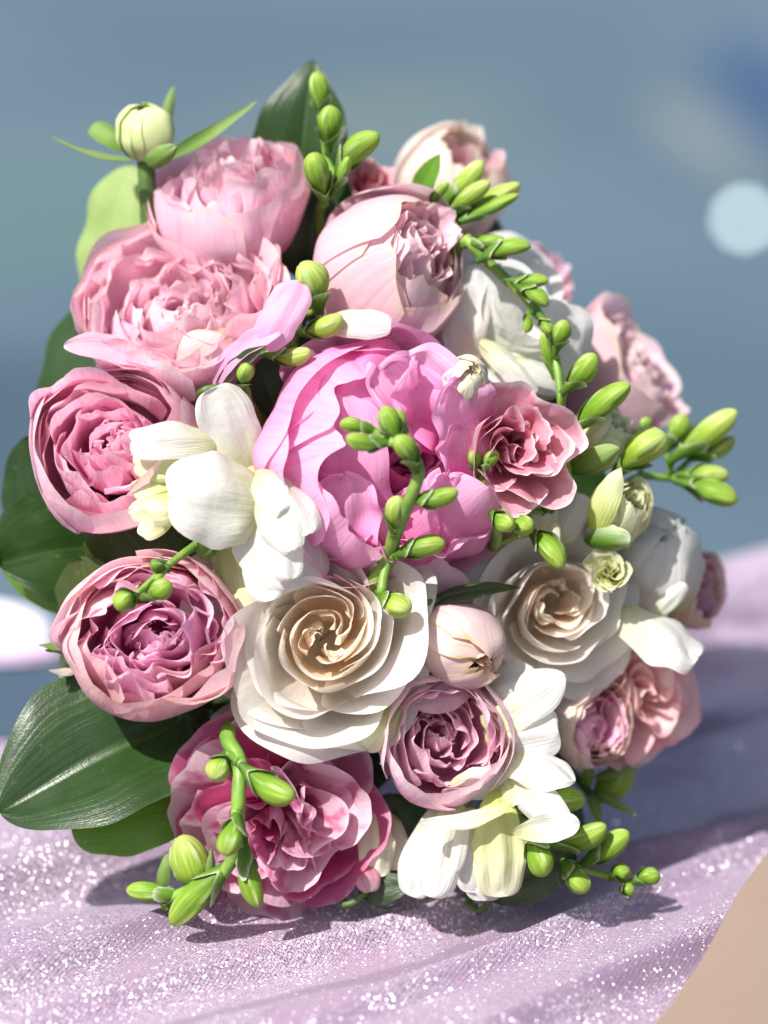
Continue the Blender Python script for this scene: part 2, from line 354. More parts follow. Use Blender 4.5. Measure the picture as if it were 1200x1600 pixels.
def flower_root(name, label, cat, px, py, d, axis, R, zc, roll=0., group=None, warp=1.):
    ax = cv(*axis)
    c = P(px, py, d)
    # local z = axis, local x = the camera's right as far as possible
    xr = (RIGHT - ax * RIGHT.dot(ax))
    if xr.length < .1: xr = UP - ax * UP.dot(ax)
    xr.normalize(); yr = ax.cross(xr)
    rot = Matrix((xr, yr, ax)).transposed() @ Matrix.Rotation(roll, 3, 'Z')
    WARP[0] = Warp(random.Random(int(px * 7 + py)), warp)
    r = thing(name, label, cat, c - ax * (zc * R), rot, group)
    return r, root_matrix(r).inverted(), ax
def add_stem(root, inv, ax, r=.0022, mat='stem_dark'):
    p0 = root.location.copy()
    mid = p0 - ax * .03
    tube('stem', [p0 - ax * .001, mid, (mid + BIND) * .5, BIND + Vector((0, .004, 0))], r, r * .9, M[mat], root, inv, 8, 12)

def ring(root, rng, R, n, th=None, jit=.25, mats=None, tj=0., **k):
    t0 = rng.uniform(0, 6.28) if th is None else th
    for i in range(n):
        kk = dict(k)
        kk['phi1'] = k.get('phi1', 110) + rng.uniform(-1, 1) * k.get('_pj', 5); kk.pop('_pj', None)
        kk['L'] = k.get('L', 1.8) * rng.uniform(.94, 1.06)
        kk['tilt'] = k.get('tilt', 0) + rng.uniform(-tj, tj)
        rose_petal(root, rng.choice(mats), rng, R, t0 + 6.2832 * i / n + rng.uniform(-jit, jit) * 3.14 / n, **kk)

def garden_rose(label, px, py, rpx, axis, d=None, seed=1, closure=128, out='pink', inn='pink_in', open_=.72, nf=7, dip=.35, zs=1., ruf=.07, roll=0., outer=3, lip=10, name='garden_rose', cat='rose', group='pink garden roses in the bouquet', heart=9, fill_n=5, lean=0., big=False, extra=None, zc=.75, stem=True):
    rng = random.Random(seed); R = rpx * PX
    root, inv, ax = flower_root(name, label, cat, px, py, d, axis, R, zc * zs, roll, group)
    rim_z = 0
    for i in range(outer):
        Ri = 1 - .075 * i; ph = closure - 4 * i
        L = Ri * math.radians(ph) * (1.0 + .02 * i)
        ring(root, rng, R, 5, mats=[M[out]], W=.95, L=L, phi0=0, phi1=ph, lip=lip * (1.3 - .4 * i), tip=.16, ruf=.03, rf=2.2, sp=.05, crum=.014, zs=zs, _pj=7, z0=.02 * i, nu=25 if big else 21, nv=21 if big else 18, notch=.03, ew=.035, tj=.05)
    zr = (1 - math.cos(math.radians(closure))) * zs
    r0 = open_ * 1.02; ox, oy = rng.uniform(-.08, .08), rng.uniform(-.08, .08)
    for j in range(nf):
        f = j / max(1, nf - 1)
        rr = r0 * (1 - f * .80)
        zt = zr * (1.0 - dip * f ** .8) * rng.uniform(.96, 1.01)
        zb = zt * .25
        n = max(3, int(round(fill_n * (1 - .35 * f))))
        L = (zt - zb) / .93
        t0 = rng.uniform(0, 6.28)
        for k in range(n):
            th = t0 + 6.2832 * k / n + rng.uniform(-.5, .5) * 3.14 / n
            rose_petal(root, M[out] if f < .3 and rng.random() < .4 else M[inn], rng, R, th, W=(.62 + .5 * f + .25 * (5.0 / n - 1)) * rng.uniform(.75, 1.2), L=L * rng.uniform(.88, 1.05), phi0=rng.uniform(62, 74), phi1=rng.uniform(94, 126), rho0=rr * rng.uniform(.84, .98), z0=zb, tip=rng.uniform(.12, .3), ruf=ruf * (.6 + .9 * f) * (rr + .25), rf=rng.uniform(2, 3.6), sp=.10 * rr, crum=.05 * (rr + .1), lip=rng.uniform(0, 55), lips=.78, nu=25, nv=13, notch=rng.uniform(.0, .10), ew=.05, tilt=rng.uniform(-.20, .10), wmin=.85, nib=.010, cx=ox * f, cy=oy * f)
    for k in range(heart):
        a = rng.uniform(0, 6.28); q = .34 * r0 * math.sqrt(rng.random())
        zt = zr * (1 - dip) * rng.uniform(.86, 1.06)
        rose_petal(root, M[inn], rng, R, a + rng.uniform(-1.2, 1.2), W=rng.uniform(.7, 1.5), rho0=rng.uniform(.06, .20) * r0, z0=zt * .5, phi0=76, phi1=rng.uniform(92, 160), L=zt * .52, tip=.26, ruf=.06, rf=3, sp=.05, crum=.03, cx=ox + q * math.cos(a), cy=oy + q * math.sin(a), nu=17, nv=12, notch=.08, wmin=.85, tilt=rng.uniform(-.35, .35), lip=rng.uniform(0, 40))
    if stem: add_stem(root, inv, ax)
    return root, inv, rng, R

def open_rose(label, px, py, rpx, axis, d=None, seed=1, out='cream', inn='peach', name='rose', group='cream roses in the bouquet', roll=0., zc=.55, spread=1.0, cat='rose', inner_ph=104):
    rng = random.Random(seed); R = rpx * PX
    root, inv, ax = flower_root(name, label, cat, px, py, d, axis, R, zc, roll, group)
    o = [M[out]]; i_ = [M[inn]]
    big = dict(tip=.26, tp=2.2, notch=.0, ew=.03, crum=.03, nu=31, nv=25, jit=.5, tj=.08, _pj=7)
    ring(root, rng, R, 5, mats=o, W=.95, L=1.52, phi0=0, phi1=70, p=.9, lip=92, lips=.62, ruf=.11, rf=1.8, sp=.12, z0=-.05, **big)
    ring(root, rng, R, 4, mats=o, W=1.05, L=1.45, phi0=0, phi1=84, p=.9, lip=84, lips=.66, ruf=.11, rf=1.8, sp=.12, z0=.0, **big)
    ring(root, rng, R, 3, mats=o, W=1.25, L=1.36, phi0=0, phi1=95, p=.9, lip=66, lips=.70, ruf=.08, rf=1.8, sp=.11, z0=.03, **big)
    ring(root, rng, R, 3, mats=o, W=1.25, L=1.12, phi0=25, phi1=inner_ph - 2, rho0=.16, lip=48, lips=.76, ruf=.05, rf=1.8, sp=.10, z0=.12, **big)
    big.update(nu=23, nv=17, tip=.18)
    for q, (rr, L) in enumerate(((.36, .90), (.30, .80), (.22, .72))):
        ring(root, rng, R, 3, mats=o if q == 0 else i_, W=1.15, L=L, phi0=62, phi1=inner_ph - 6 + 2 * q, rho0=rr, lip=34, ruf=.035, sp=.10, z0=.26 + .05 * q, cx=.02 * q, cy=.03 * q, **big)
    for k in range(8):
        a = rng.uniform(0, 6.28); q = .13 * math.sqrt(rng.random())
        rose_petal(root, i_[0], rng, R, a + rng.uniform(-.6, .6), W=rng.uniform(.9, 1.3), L=rng.uniform(.42, .60), phi0=72, phi1=rng.uniform(92, 116), rho0=rng.uniform(.06, .15), z0=.46, lip=rng.uniform(5, 50), tip=.2, ruf=.05, rf=2.4, sp=.06, crum=.02, cx=.04 + q * math.cos(a), cy=.07 + q * math.sin(a), nu=19, nv=14, notch=.05, tilt=rng.uniform(-.2, .15), wmin=.85)
    add_stem(root, inv, ax)
    return root, inv, rng, R

def ruffled(label, px, py, rpx, axis, d=None, seed=1, mats=('eust',), dark=('eust_dark',), n=(5, 5, 4, 4), name='lisianthus', cat='lisianthus', group='ruffled lisianthus blooms in the bouquet', phis=(38, 58, 78, 98), ruf=.17, rf=2.0, roll=0., zc=.35, Ls=(1.25, 1.15, 1.0, .85), W=.80):
    rng = random.Random(seed); R = rpx * PX
    root, inv, ax = flower_root(name, label, cat, px, py, d, axis, R, zc, roll, group)
    for k, (nn, ph, L) in enumerate(zip(n, phis, Ls)):
        ring(root, rng, R, nn, mats=[M[x] for x in (mats if k else tuple(dark) + tuple(mats))], W=W * 6 / nn, L=L, phi0=max(0, ph - 45), phi1=ph, p=.7, lip=30, lips=.7, tip=.20, ruf=ruf * (1 - .06 * k), rf=rf, sp=.10, crum=.05, wmin=.4, nu=33, nv=21, notch=.03, ew=.045, nib=.010, tj=.22, jit=.6, z0=.03 * k)
    add_stem(root, inv, ax)
    return root, inv, rng, R

def epetal(parent, inv, mat, base, tip, wpx, n=(0, 0, 1), cup=.25, bend=.12, a=.55, b=.42, ruf=0.10, lip=0., seed=0, name='petal', crum=.06, nu=25, nv=25, fold=0., curl=0., wave=0., notch=0., rib=0., nib=0.):
    """A single petal or leaf from its base point to its tip point: width in photo pixels, n the way its outer face looks."""
    rng = random.Random(seed * 7919 + 13)
    base = P(*base); tip = P(*tip); ax = tip - base; Ln = ax.length; ax.normalize()
    nn = cv(*n); nn = (nn - ax * nn.dot(ax)).normalized(); sd = ax.cross(nn)
    u = np.linspace(-1, 1, nu)[None, :]; v = (.5 - .5 * np.cos(np.pi * np.linspace(0.03, 1, nv)))[:, None]
    g = v ** a * np.clip(1 - v, 0, 1) ** b; g = g / g.max(); g = np.maximum(g, .0)
    wc = Wob(rng, 5, (.6, 2.2)); wr = Wob(rng, 3, (1.5, 3.5)); we = Wob(rng, 4, (1, 4))
    hw = wpx * PX * .5
    # transverse arc
    lat = u * hw * g * (1 + .05 * we.one(v * 2))
    off = -cup * hw * g * u ** 2 * 1.6 + Ln * bend * 4 * v * (1 - v) + lip * Ln * np.clip((v - .65) / .35, 0, 1) ** 2 + fold * hw * g * (np.abs(u) - .5) + crum * hw * wc(u * 1.1, v * 1.6) * np.clip(v * 3, 0, 1) + ruf * hw * np.abs(u) ** 1.5 * wr.one(v * 1.5 + np.sign(u) * 2.) + wave * hw * np.sin(v * 9 + 1) + rib * hw * np.cos(u * 7.5 + .6 * np.sin(v * 4 + seed)) * np.clip(v * 2, 0, 1) * np.clip((1 - v) * 4, 0, 1)
    wn = Wob(rng, 5, (3, 9))
    lon = v * Ln * (1 + nib * wn.one(u) * v ** 3 - notch * np.exp(-(u / .3) ** 2) * np.clip((v - .7) / .3, 0, 1))
    if curl:
        lat = lat + curl * hw * np.sin(np.pi * v)
    B = np.array(base); A_ = np.array(ax); S_ = np.array(sd); N_ = np.array(nn)
    V = B + lon[..., None] * A_ + np.broadcast_to(lat, (nv, nu))[..., None] * S_ + np.broadcast_to(off, (nv, nu))[..., None] * N_
    ed = np.maximum(np.abs(u) ** 3 + 0 * v, np.clip((v - .6) / .4, 0, 1) ** 2 + 0 * u)
    uvv = np.stack(np.broadcast_arrays(u * .5 + .5, v), -1)
    # face winding so that the outer face looks along n
    return link_mesh(name, V, grid_faces(nv, nu), mat if not isinstance(mat, str) else M[mat], parent, uv=uvv, edge=ed, inv=inv)

def bud(parent, inv, base, tip, wpx, mat='bud', seed=0, calyx=True, fat=.64, neck=.24, name='bud', ridge=.11, blunt=.56):
    rng = random.Random(seed * 31 + 5)
    base = P(*base); tip = P(*tip); tip = base + (tip - base) * rng.uniform(.94, 1.06); wpx = wpx * rng.uniform(.90, 1.08); fat = fat + rng.uniform(-.05, .04)
    ax = tip - base; Ln = ax.length; ax.normalize()
    x = ax.cross(Vector((.2, .9, .3))).normalized(); y = ax.cross(x)
    nv, nu = 22, 30
    s = (.5 - .5 * np.cos(np.pi * np.linspace(0, 1, nv)))
    # radius along the bud
    r = np.where(s < fat, neck + (1 - neck) * np.sin(np.pi / 2 * np.clip(s / fat, 0, 1)) ** 2.1, np.clip(1 - ((s - fat) / (1 - fat)) ** 2.3, 0, 1) ** blunt)
    r[-1] = .02; r = r * wpx * PX * .44
    a = np.linspace(0, 2 * np.pi, nu, endpoint=False); ph = rng.uniform(0, 6.28)
    q = ((a[None, :] + ph + .5 * s[:, None]) * 3 / (2 * np.pi)) % 1.0
    rad = r[:, None] * (1 - ridge + ridge * 1.6 * q ** 1.5 * np.clip(s[:, None] * 1.6, 0, 1))
    bendv = rng.uniform(-.10, .10) * Ln
    cxy = np.array(x)[None, :] * (bendv * 4 * s * (1 - s))[:, None]
    V = np.array(base) + (s * Ln)[:, None, None] * np.array(ax) + cxy[:, None, :] + rad[..., None] * (np.cos(a)[None, :, None] * np.array(x) + np.sin(a)[None, :, None] * np.array(y))
    seam = np.clip(1 - np.abs(q - .96) / .06, 0, 1) * np.clip(s[:, None] * 3 - .6, 0, 1)
    uvv = np.stack(np.broadcast_arrays((a / 6.2832)[None, :], s[:, None]), -1)
    F = list(grid_faces(nv, nu, True)); F.append(tuple((nv - 1) * nu + k for k in range(nu))); F.append(tuple(range(nu))[::-1])
    b = link_mesh(name, V, F, M[mat], parent, uv=uvv, edge=seam, inv=inv)
    if calyx:
        # two overlapping bracts round the foot
        nv2, nu2 = 9, 26
        a2 = np.linspace(0, 2 * np.pi, nu2, endpoint=False); h = .42 + .15 * np.cos(2 * (a2 + ph)) + .025 * np.sin(5 * a2)
        t = np.linspace(0, 1, nv2)[:, None]; sl_ = t * h[None, :]
        rr = np.interp(sl_, s, r) * 1.09 + .00022 + .0012 * np.clip(t - .8, 0, 1) * (1 + np.sin(5 * a2)) 
        V2 = np.array(base) - np.array(ax) * .0008 + (sl_ * Ln)[..., None] * np.array(ax) + np.interp(sl_, s, bendv * 4 * s * (1 - s))[..., None] * np.array(x) + rr[..., None] * (np.cos(a2)[None, :, None] * np.array(x) + np.sin(a2)[None, :, None] * np.array(y))
        uv2 = np.stack(np.broadcast_arrays((a2 / 6.2832)[None, :], t), -1); e2 = np.broadcast_to(np.clip((t - .82) / .18, 0, 1), (nv2, nu2))
        link_mesh('calyx', V2, grid_faces(nv2, nu2, True), M['calyx'], b, uv=uv2, edge=e2, inv=inv)
    return b

def sprig(label, pts, buds, group='freesia sprigs in the bouquet', r=(.0021, .0011), seed=0, name='freesia_sprig', cat='freesia', mat='bud', stem='stem', tail=True):
    """pts: stem points in photo px (px, py, d); buds: (base px, base py, tip px, tip py, width px[, d base, d tip[, material]])."""
    p0 = P(*pts[0]); root = thing(name, label, cat, p0, None, group); inv = root_matrix(root).inverted()
    wp = [P(*p) for p in pts]
    if tail: wp = [BIND.lerp(wp[0], .75)] + wp
    tube('stem', wp, r[0], r[1], M[stem], root, inv, 10, 28)
    for k, b in enumerate(buds):
        bx, by, tx, ty, wd = b[:5]
        d0 = b[5] if len(b) > 5 else dome(bx, by) - .012; d1 = b[6] if len(b) > 6 else dome(tx, ty) - .016
        bud(root, inv, (bx, by, d0), (tx, ty, d1), wd, b[7] if len(b) > 7 else mat, seed * 20 + k)
        # footstalk from the nearest stem point
        q = P(bx, by, d0)
        st = min(wp, key=lambda z: (z - q).length)
        if (st - q).length > .0015:
            tube('footstalk', [st, (st + q) * .5, q + (P(tx, ty, d1) - q) * .06], r[1], r[1] * .95, M[stem], root, inv, 8, 6)
    return root, inv

def leaf(label, base, tip, wpx, mat='leaf', n=(0, 0, 1), seed=0, fold=.25, bend=.08, cup=.15, a=.6, b=.62, group='glossy green leaves round the bouquet', name='leaf', ruf=.06, curl=0., crum=.04, lip=0., wave=0.):
    root = thing(name, label, 'leaf', P(*base), None, group); inv = root_matrix(root).inverted()
    epetal(root, inv, mat, base, tip, wpx, n, cup, bend, a, b, ruf, lip, seed, 'blade', crum, 25, 41, fold, curl, wave)
    q = P(*base); ax = (q - P(*tip)).normalized()
    tube('leaf_stalk', [q - ax * .004, q + ax * .006, (q + ax * .01).lerp(BIND, .4)], .0011, .0013, M['stem_dark'], root, inv, 7, 8)
    return root

# ------------------------------------------------------------------ the setting
def tag_structure(o): o['kind'] = 'structure'; return o
GZ = -0.80
def ground_material():
    m, t, N, L = nt('blue_grey_ground'); tc = N.new('ShaderNodeTexCoord')
    n1 = N.new('ShaderNodeTexNoise'); n1.inputs['Scale'].default_value = .55; n1.inputs['Detail'].default_value = 2; L.new(tc.outputs['Object'], n1.inputs['Vector'])
    n2 = N.new('ShaderNodeTexNoise'); n2.inputs['Scale'].default_value = 1.3; n2.inputs['Detail'].default_value = 3; L.new(tc.outputs['Object'], n2.inputs['Vector'])
    n3 = N.new('ShaderNodeTexNoise'); n3.inputs['Scale'].default_value = 60; n3.inputs['Detail'].default_value = 5; L.new(tc.outputs['Object'], n3.inputs['Vector'])
    col = mixc(N, L, rng_node(N, L, n1.outputs[0], .36, .66), (.062, .112, .150), (.090, .146, .182))
    def spot(px, py, sx, sy, rot, colr, amt):
        nonlocal col
        p = on_plane(px, py, GZ)
        mp = N.new('ShaderNodeMapping'); mp.vector_type = 'TEXTURE'
        mp.inputs['Location'].default_value = p; mp.inputs['Rotation'].default_value = (0, 0, R_(rot)); mp.inputs['Scale'].default_value = (sx, sy, 1)
        L.new(tc.outputs['Object'], mp.inputs[0])
        ln = N.new('ShaderNodeVectorMath'); ln.operation = 'LENGTH'; L.new(mp.outputs[0], ln.inputs[0])
        f = math_node(N, L, 'ADD', ln.outputs['Value'], math_node(N, L, 'MULTIPLY', math_node(N, L, 'SUBTRACT', n2.outputs[0], .5), .7))
        mr = math_node(N, L, 'SUBTRACT', 1.0, rng_node(N, L, f, .35, 1.15))
        col = mixc(N, L, math_node(N, L, 'MULTIPLY', mr, amt), col, colr)
    spot(20, 330, .55, 1.1, 0, (.078, .148, .145), .85)      # greenish patches
    spot(600, 190, .55, 1.1, 0, (.108, .158, .152), .8)
    spot(1085, 205, .12, 1.1, 3, (.165, .20, .205), .85)    # pale streak
    spot(1185, 128, .17, 1.6, -3, (.022, .058, .150), 1.)   # deep blue patch
    spot(-60, 660, .9, .75, 0, (.027, .056, .084), .95)       # darker patches
    spot(900, 640, 1.2, .9, 0, (.054, .098, .132), .8)
    spot(20, 1085, .6, .35, 0, (.04, .075, .115), .9)
    col = mixc(N, L, math_node(N, L, 'MULTIPLY', n3.outputs[0], .25), col, (.06, .08, .10))
    pr = N.new('ShaderNodeBsdfPrincipled'); L.new(col, pr.inputs['Base Color']); pr.inputs['Roughness'].default_value = .75
    bp = N.new('ShaderNodeBump'); bp.inputs['Distance'].default_value = .004; bp.inputs['Strength'].default_value = .4; L.new(n3.outputs[0], bp.inputs['Height']); L.new(bp.outputs[0], pr.inputs['Normal'])
    out = N.new('ShaderNodeOutputMaterial'); L.new(pr.outputs[0], out.inputs[0])
    return m
tag_structure(link_mesh('ground', [(-120, -60, GZ), (120, -60, GZ), (120, 220, GZ), (-120, 220, GZ)], [(0, 1, 2, 3)], ground_material()))

# added disc, tilted to throw the sun back as a round blur
def sun_glint_disc(px, py, r, tilt_to, label):
    p = on_plane(px, py, GZ)
    view = (CAM - p).normalized(); h = (view + SUN).normalized()
    z = h; x = z.cross(Vector((0, 1, 0))).normalized(); y = z.cross(x)
    V = []; n = 24; prof = [(1, -.25), (1.04, -.22), (1.04, -.02), (1.0, .03), (.9, .05), (0, .05)]
    for rr, zz in prof:
        for k in range(n):
            a = 6.2832 * k / n; V.append(p + Vector((0, 0, r * .75)) + (x * math.cos(a) * rr + y * math.sin(a) * rr + z * zz) * r)
    o = link_mesh('glint_disc', [tuple(v) for v in V], list(grid_faces(len(prof), n, True)), MGLINT)
    o['label'] = label; o['category'] = 'lid'
    return o
MGLINT = plain_mat('glint_metal', (.62, .80, .80), (.66, .84, .84), 40, .52, .1, .0005, 1.0)
sun_glint_disc(1163, 353, .021, None, 'added glint disc on the blue grey ground, blurred to a pale disc at right')

# cloth: lilac glitter tulle over a ledge
def tulle_material():
    m, t, N, L = nt('lilac_glitter_tulle'); tc = N.new('ShaderNodeTexCoord')
    at = node(N, 'ShaderNodeAttribute', attribute_name='edge')
    uvn = tc.outputs['Object']
    n1 = N.new('ShaderNodeTexNoise'); n1.inputs['Scale'].default_value = 22; n1.inputs['Detail'].default_value = 4; L.new(uvn, n1.inputs['Vector'])
    def wv(rot, sc):
        mp = N.new('ShaderNodeMapping'); mp.inputs['Rotation'].default_value = (0, 0, R_(rot)); L.new(uvn, mp.inputs[0])
        wn = N.new('ShaderNodeTexWave'); wn.inputs['Scale'].default_value = sc; wn.inputs['Distortion'].default_value = .6; wn.inputs['Detail'].default_value = 1; L.new(mp.outputs[0], wn.inputs['Vector'])
        return wn.outputs[1]
    a = wv(28, 330); b = wv(118, 330)
    net = math_node(N, L, 'MAXIMUM', a, b)
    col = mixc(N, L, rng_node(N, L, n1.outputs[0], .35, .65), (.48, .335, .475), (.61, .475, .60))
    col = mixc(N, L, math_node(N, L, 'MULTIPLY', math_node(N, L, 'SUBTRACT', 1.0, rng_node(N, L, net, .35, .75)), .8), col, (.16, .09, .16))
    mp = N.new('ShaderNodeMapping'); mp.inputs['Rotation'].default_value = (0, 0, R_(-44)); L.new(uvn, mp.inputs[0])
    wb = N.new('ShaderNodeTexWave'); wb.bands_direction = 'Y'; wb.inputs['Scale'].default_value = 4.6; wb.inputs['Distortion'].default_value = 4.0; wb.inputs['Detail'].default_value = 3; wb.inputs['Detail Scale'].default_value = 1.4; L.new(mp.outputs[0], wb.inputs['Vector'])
    fold_shade = math_node(N, L, 'MULTIPLY', rng_node(N, L, wb.outputs[1], .84, .985), .60)      # fold shade painted as soft dark bands into the net colour
    col = mixc(N, L, fold_shade, col, (.20, .12, .21))
    df = N.new('ShaderNodeBsdfPrincipled'); L.new(col, df.inputs['Base Color']); df.inputs['Roughness'].default_value = .6; df.inputs['Sheen Weight'].default_value = .25
    df.inputs['Specular IOR Level'].default_value = .3
    # glitter flakes lying every way
    flake = None
    vo = N.new('ShaderNodeTexVoronoi'); vo.inputs['Scale'].default_value = 1450; vo.voronoi_dimensions = '3D'; L.new(uvn, vo.inputs['Vector'])
    geo = N.new('ShaderNodeNewGeometry')
    sb = N.new('ShaderNodeVectorMath'); sb.operation = 'SUBTRACT'; L.new(vo.outputs['Color'], sb.inputs[0]); sb.inputs[1].default_value = (.5, .5, .5)
    sc = N.new('ShaderNodeVectorMath'); sc.operation = 'SCALE'; L.new(sb.outputs[0], sc.inputs[0]); sc.inputs['Scale'].default_value = 2.6
    ad = N.new('ShaderNodeVectorMath'); ad.operation = 'ADD'; L.new(geo.outputs['Normal'], ad.inputs[0]); L.new(sc.outputs[0], ad.inputs[1])
    nm = N.new('ShaderNodeVectorMath'); nm.operation = 'NORMALIZE'; L.new(ad.outputs[0], nm.inputs[0])
    gl = N.new('ShaderNodeBsdfGlossy'); gl.inputs['Roughness'].default_value = .44; gl.inputs['Color'].default_value = (.95, .90, .97, 1); L.new(nm.outputs[0], gl.inputs['Normal'])
    msk = math_node(N, L, 'SUBTRACT', 1.0, rng_node(N, L, vo.outputs['Distance'], .42, .52))
    dens = rng_node(N, L, n1.outputs[0], .30, .52)
    msk = math_node(N, L, 'MULTIPLY', msk, math_node(N, L, 'ADD', math_node(N, L, 'MULTIPLY', dens, .65), .22))
    msk = math_node(N, L, 'MULTIPLY', msk, math_node(N, L, 'SUBTRACT', 1.0, fold_shade))
    mx = N.new('ShaderNodeMixShader'); L.new(msk, mx.inputs[0]); L.new(df.outputs[0], mx.inputs[1]); L.new(gl.outputs[0], mx.inputs[2])
    tr = N.new('ShaderNodeBsdfTranslucent'); L.new(col, tr.inputs['Color'])
    m2 = N.new('ShaderNodeMixShader'); m2.inputs[0].default_value = .15; L.new(mx.outputs[0], m2.inputs[1]); L.new(tr.outputs[0], m2.inputs[2])
    out = N.new('ShaderNodeOutputMaterial'); L.new(m2.outputs[0], out.inputs[0])
    return m
def fold_height(x, y):
    # long soft folds running up to the right, a few sharp creases
    q = -x * math.sin(R_(42)) + y * math.cos(R_(42)); r = x * math.cos(R_(42)) + y * math.sin(R_(42))
    h = .0030 * np.sin(q * 58 + 1.2 * np.sin(r * 9 + .5)) + .0013 * np.sin(q * 131 + 2.0 * np.sin(r * 13 + 2)) + .0010 * np.sin(r * 37 + q * 21)
    for c, wdt, amp, k in ((-.062, .0045, .0035, .10), (-.020, .004, .0030, -.12), (.03, .006, .004, .08), (-.105, .005, .0035, .06), (.10, .010, .006, .1), (.17, .012, .008, -.05)):
        h = h + 2.1 * amp * np.exp(-((q - c - k * r) / wdt) ** 2)
    return h - .0108
def back_edge(x):
    xs = [-.60, -.135, -.115, .02, .10, .135, .20, .6]
    pts = [.150, .158, .170, .27, .355, .375, .40, .52]
    return np.interp(x, xs, pts)
def build_cloth():
    nx, ny, nd = 210, 230, 26
    xs = np.linspace(-.42, .46, nx)
    V = []; E = []
    t = np.linspace(0, 1, ny)
    ye = back_edge(xs); ym = -.34
    Y = ym + (ye[None, :] - ym) * t[:, None]; X = np.broadcast_to(xs[None, :], Y.shape)
    Z = fold_height(X, Y)
    # roll over the back edge and hang down
    k = np.linspace(0, 1, nd)[1:, None]
    ang = np.clip(k * 5, 0, 1) * np.pi / 2; rr = .012
    Yd = ye[None, :] + rr * np.sin(ang) + .012 * np.sin(xs[None, :] * 70) * k + .01 * k
    Zd = Z[-1][None, :] - rr * (1 - np.cos(ang)) - np.clip(k - .2, 0, 1) * .5
    Xd = np.broadcast_to(xs[None, :], Yd.shape)
    A = np.stack([np.vstack([X, Xd]), np.vstack([Y, Yd]), np.vstack([Z, Zd])], -1)
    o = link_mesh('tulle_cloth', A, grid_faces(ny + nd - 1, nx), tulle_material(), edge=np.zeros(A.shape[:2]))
    o['label'] = 'lilac glitter tulle cloth spread under the bouquet'; o['category'] = 'cloth'
build_cloth()
def build_ledge():
    xs = np.linspace(-.40, .44, 15); top = [(x, float(back_edge(x)) - .02) for x in xs]
    poly = [(-.40, -.33), (.44, -.33)] + top[::-1]
    n = len(poly); V = [(x, y, -.016) for x, y in poly] + [(x, y, GZ) for x, y in poly]
    F = [tuple(range(n)), tuple(range(2 * n - 1, n - 1, -1))] + [(i, i + n, (i + 1) % n + n, (i + 1) % n) for i in range(n)]
    o = link_mesh('ledge', V, F, plain_mat('ledge_stone', (.30, .30, .31), (.36, .36, .36), 30, .8)); tag_structure(o)
    for p in o.data.polygons: p.use_smooth = False
build_ledge()

# beige ribbed cloth, lower right
def beige_material():
    m, t, N, L = nt('beige_weave'); tc = N.new('ShaderNodeTexCoord')
    mp = N.new('ShaderNodeMapping'); mp.inputs['Rotation'].default_value = (0, 0, R_(-33)); L.new(tc.outputs['Object'], mp.inputs[0])
    wn = N.new('ShaderNodeTexWave'); wn.inputs['Scale'].default_value = 210; wn.inputs['Distortion'].default_value = 1.2; wn.inputs['Detail'].default_value = 2; L.new(mp.outputs[0], wn.inputs['Vector'])
    bn = N.new('ShaderNodeTexNoise'); bn.inputs['Scale'].default_value = 25; bn.inputs['Detail'].default_value = 4; L.new(tc.outputs['Object'], bn.inputs['Vector'])
    col = mixc(N, L, bn.outputs[0], (.27, .185, .130), (.32, .22, .155)); col = mixc(N, L, math_node(N, L, 'MULTIPLY', wn.outputs[1], .55), col, (.16, .105, .07))
    pr = N.new('ShaderNodeBsdfPrincipled'); L.new(col, pr.inputs['Base Color']); pr.inputs['Roughness'].default_value = .75; pr.inputs['Sheen Weight'].default_value = .2
    bp = N.new('ShaderNodeBump'); bp.inputs['Strength'].default_value = .5; bp.inputs['Distance'].default_value = .0004; L.new(wn.outputs[1], bp.inputs['Height']); L.new(bp.outputs[0], pr.inputs['Normal'])
    out = N.new('ShaderNodeOutputMaterial'); L.new(pr.outputs[0], out.inputs[0])
    return m
def build_beige():
    z0 = .007
    a = on_plane(1018, 1605, z0); b = on_plane(1205, 1328, z0)
    dv = (b - a).normalized(); side = Vector((dv.y, -dv.x, 0))
    nl, nw = 60, 30; V = []
    for j in range(nl):
        for i in range(nw):
            l = -.13 + .36 * j / (nl - 1); wv_ = i / (nw - 1)
            # folded edge: a rounded lip first, then the flat top
            if i < 6:
                an = math.pi * (i / 5.0); off = .0022 * (1 - math.sin(an)) ; z = -.0022 * math.cos(an)
                off = .0022 - .0022 * math.sin(an)
            else:
                off = .0022 + (i - 5) / (nw - 6) * .26; z = .0022 + .0012 * math.sin(off * 60 + l * 20) + .006 * max(0, off - .05)
            p = a + dv * l + side * (off + .0012 * math.sin(l * 40)); V.append((p.x, p.y, z0 + z - .0006))
    o = link_mesh('beige_cloth', V, [f[::-1] for f in grid_faces(nl, nw)], beige_material())
    o['label'] = 'flat beige ribbed cloth with a straight folded edge at the lower right'; o['category'] = 'cloth'
build_beige()

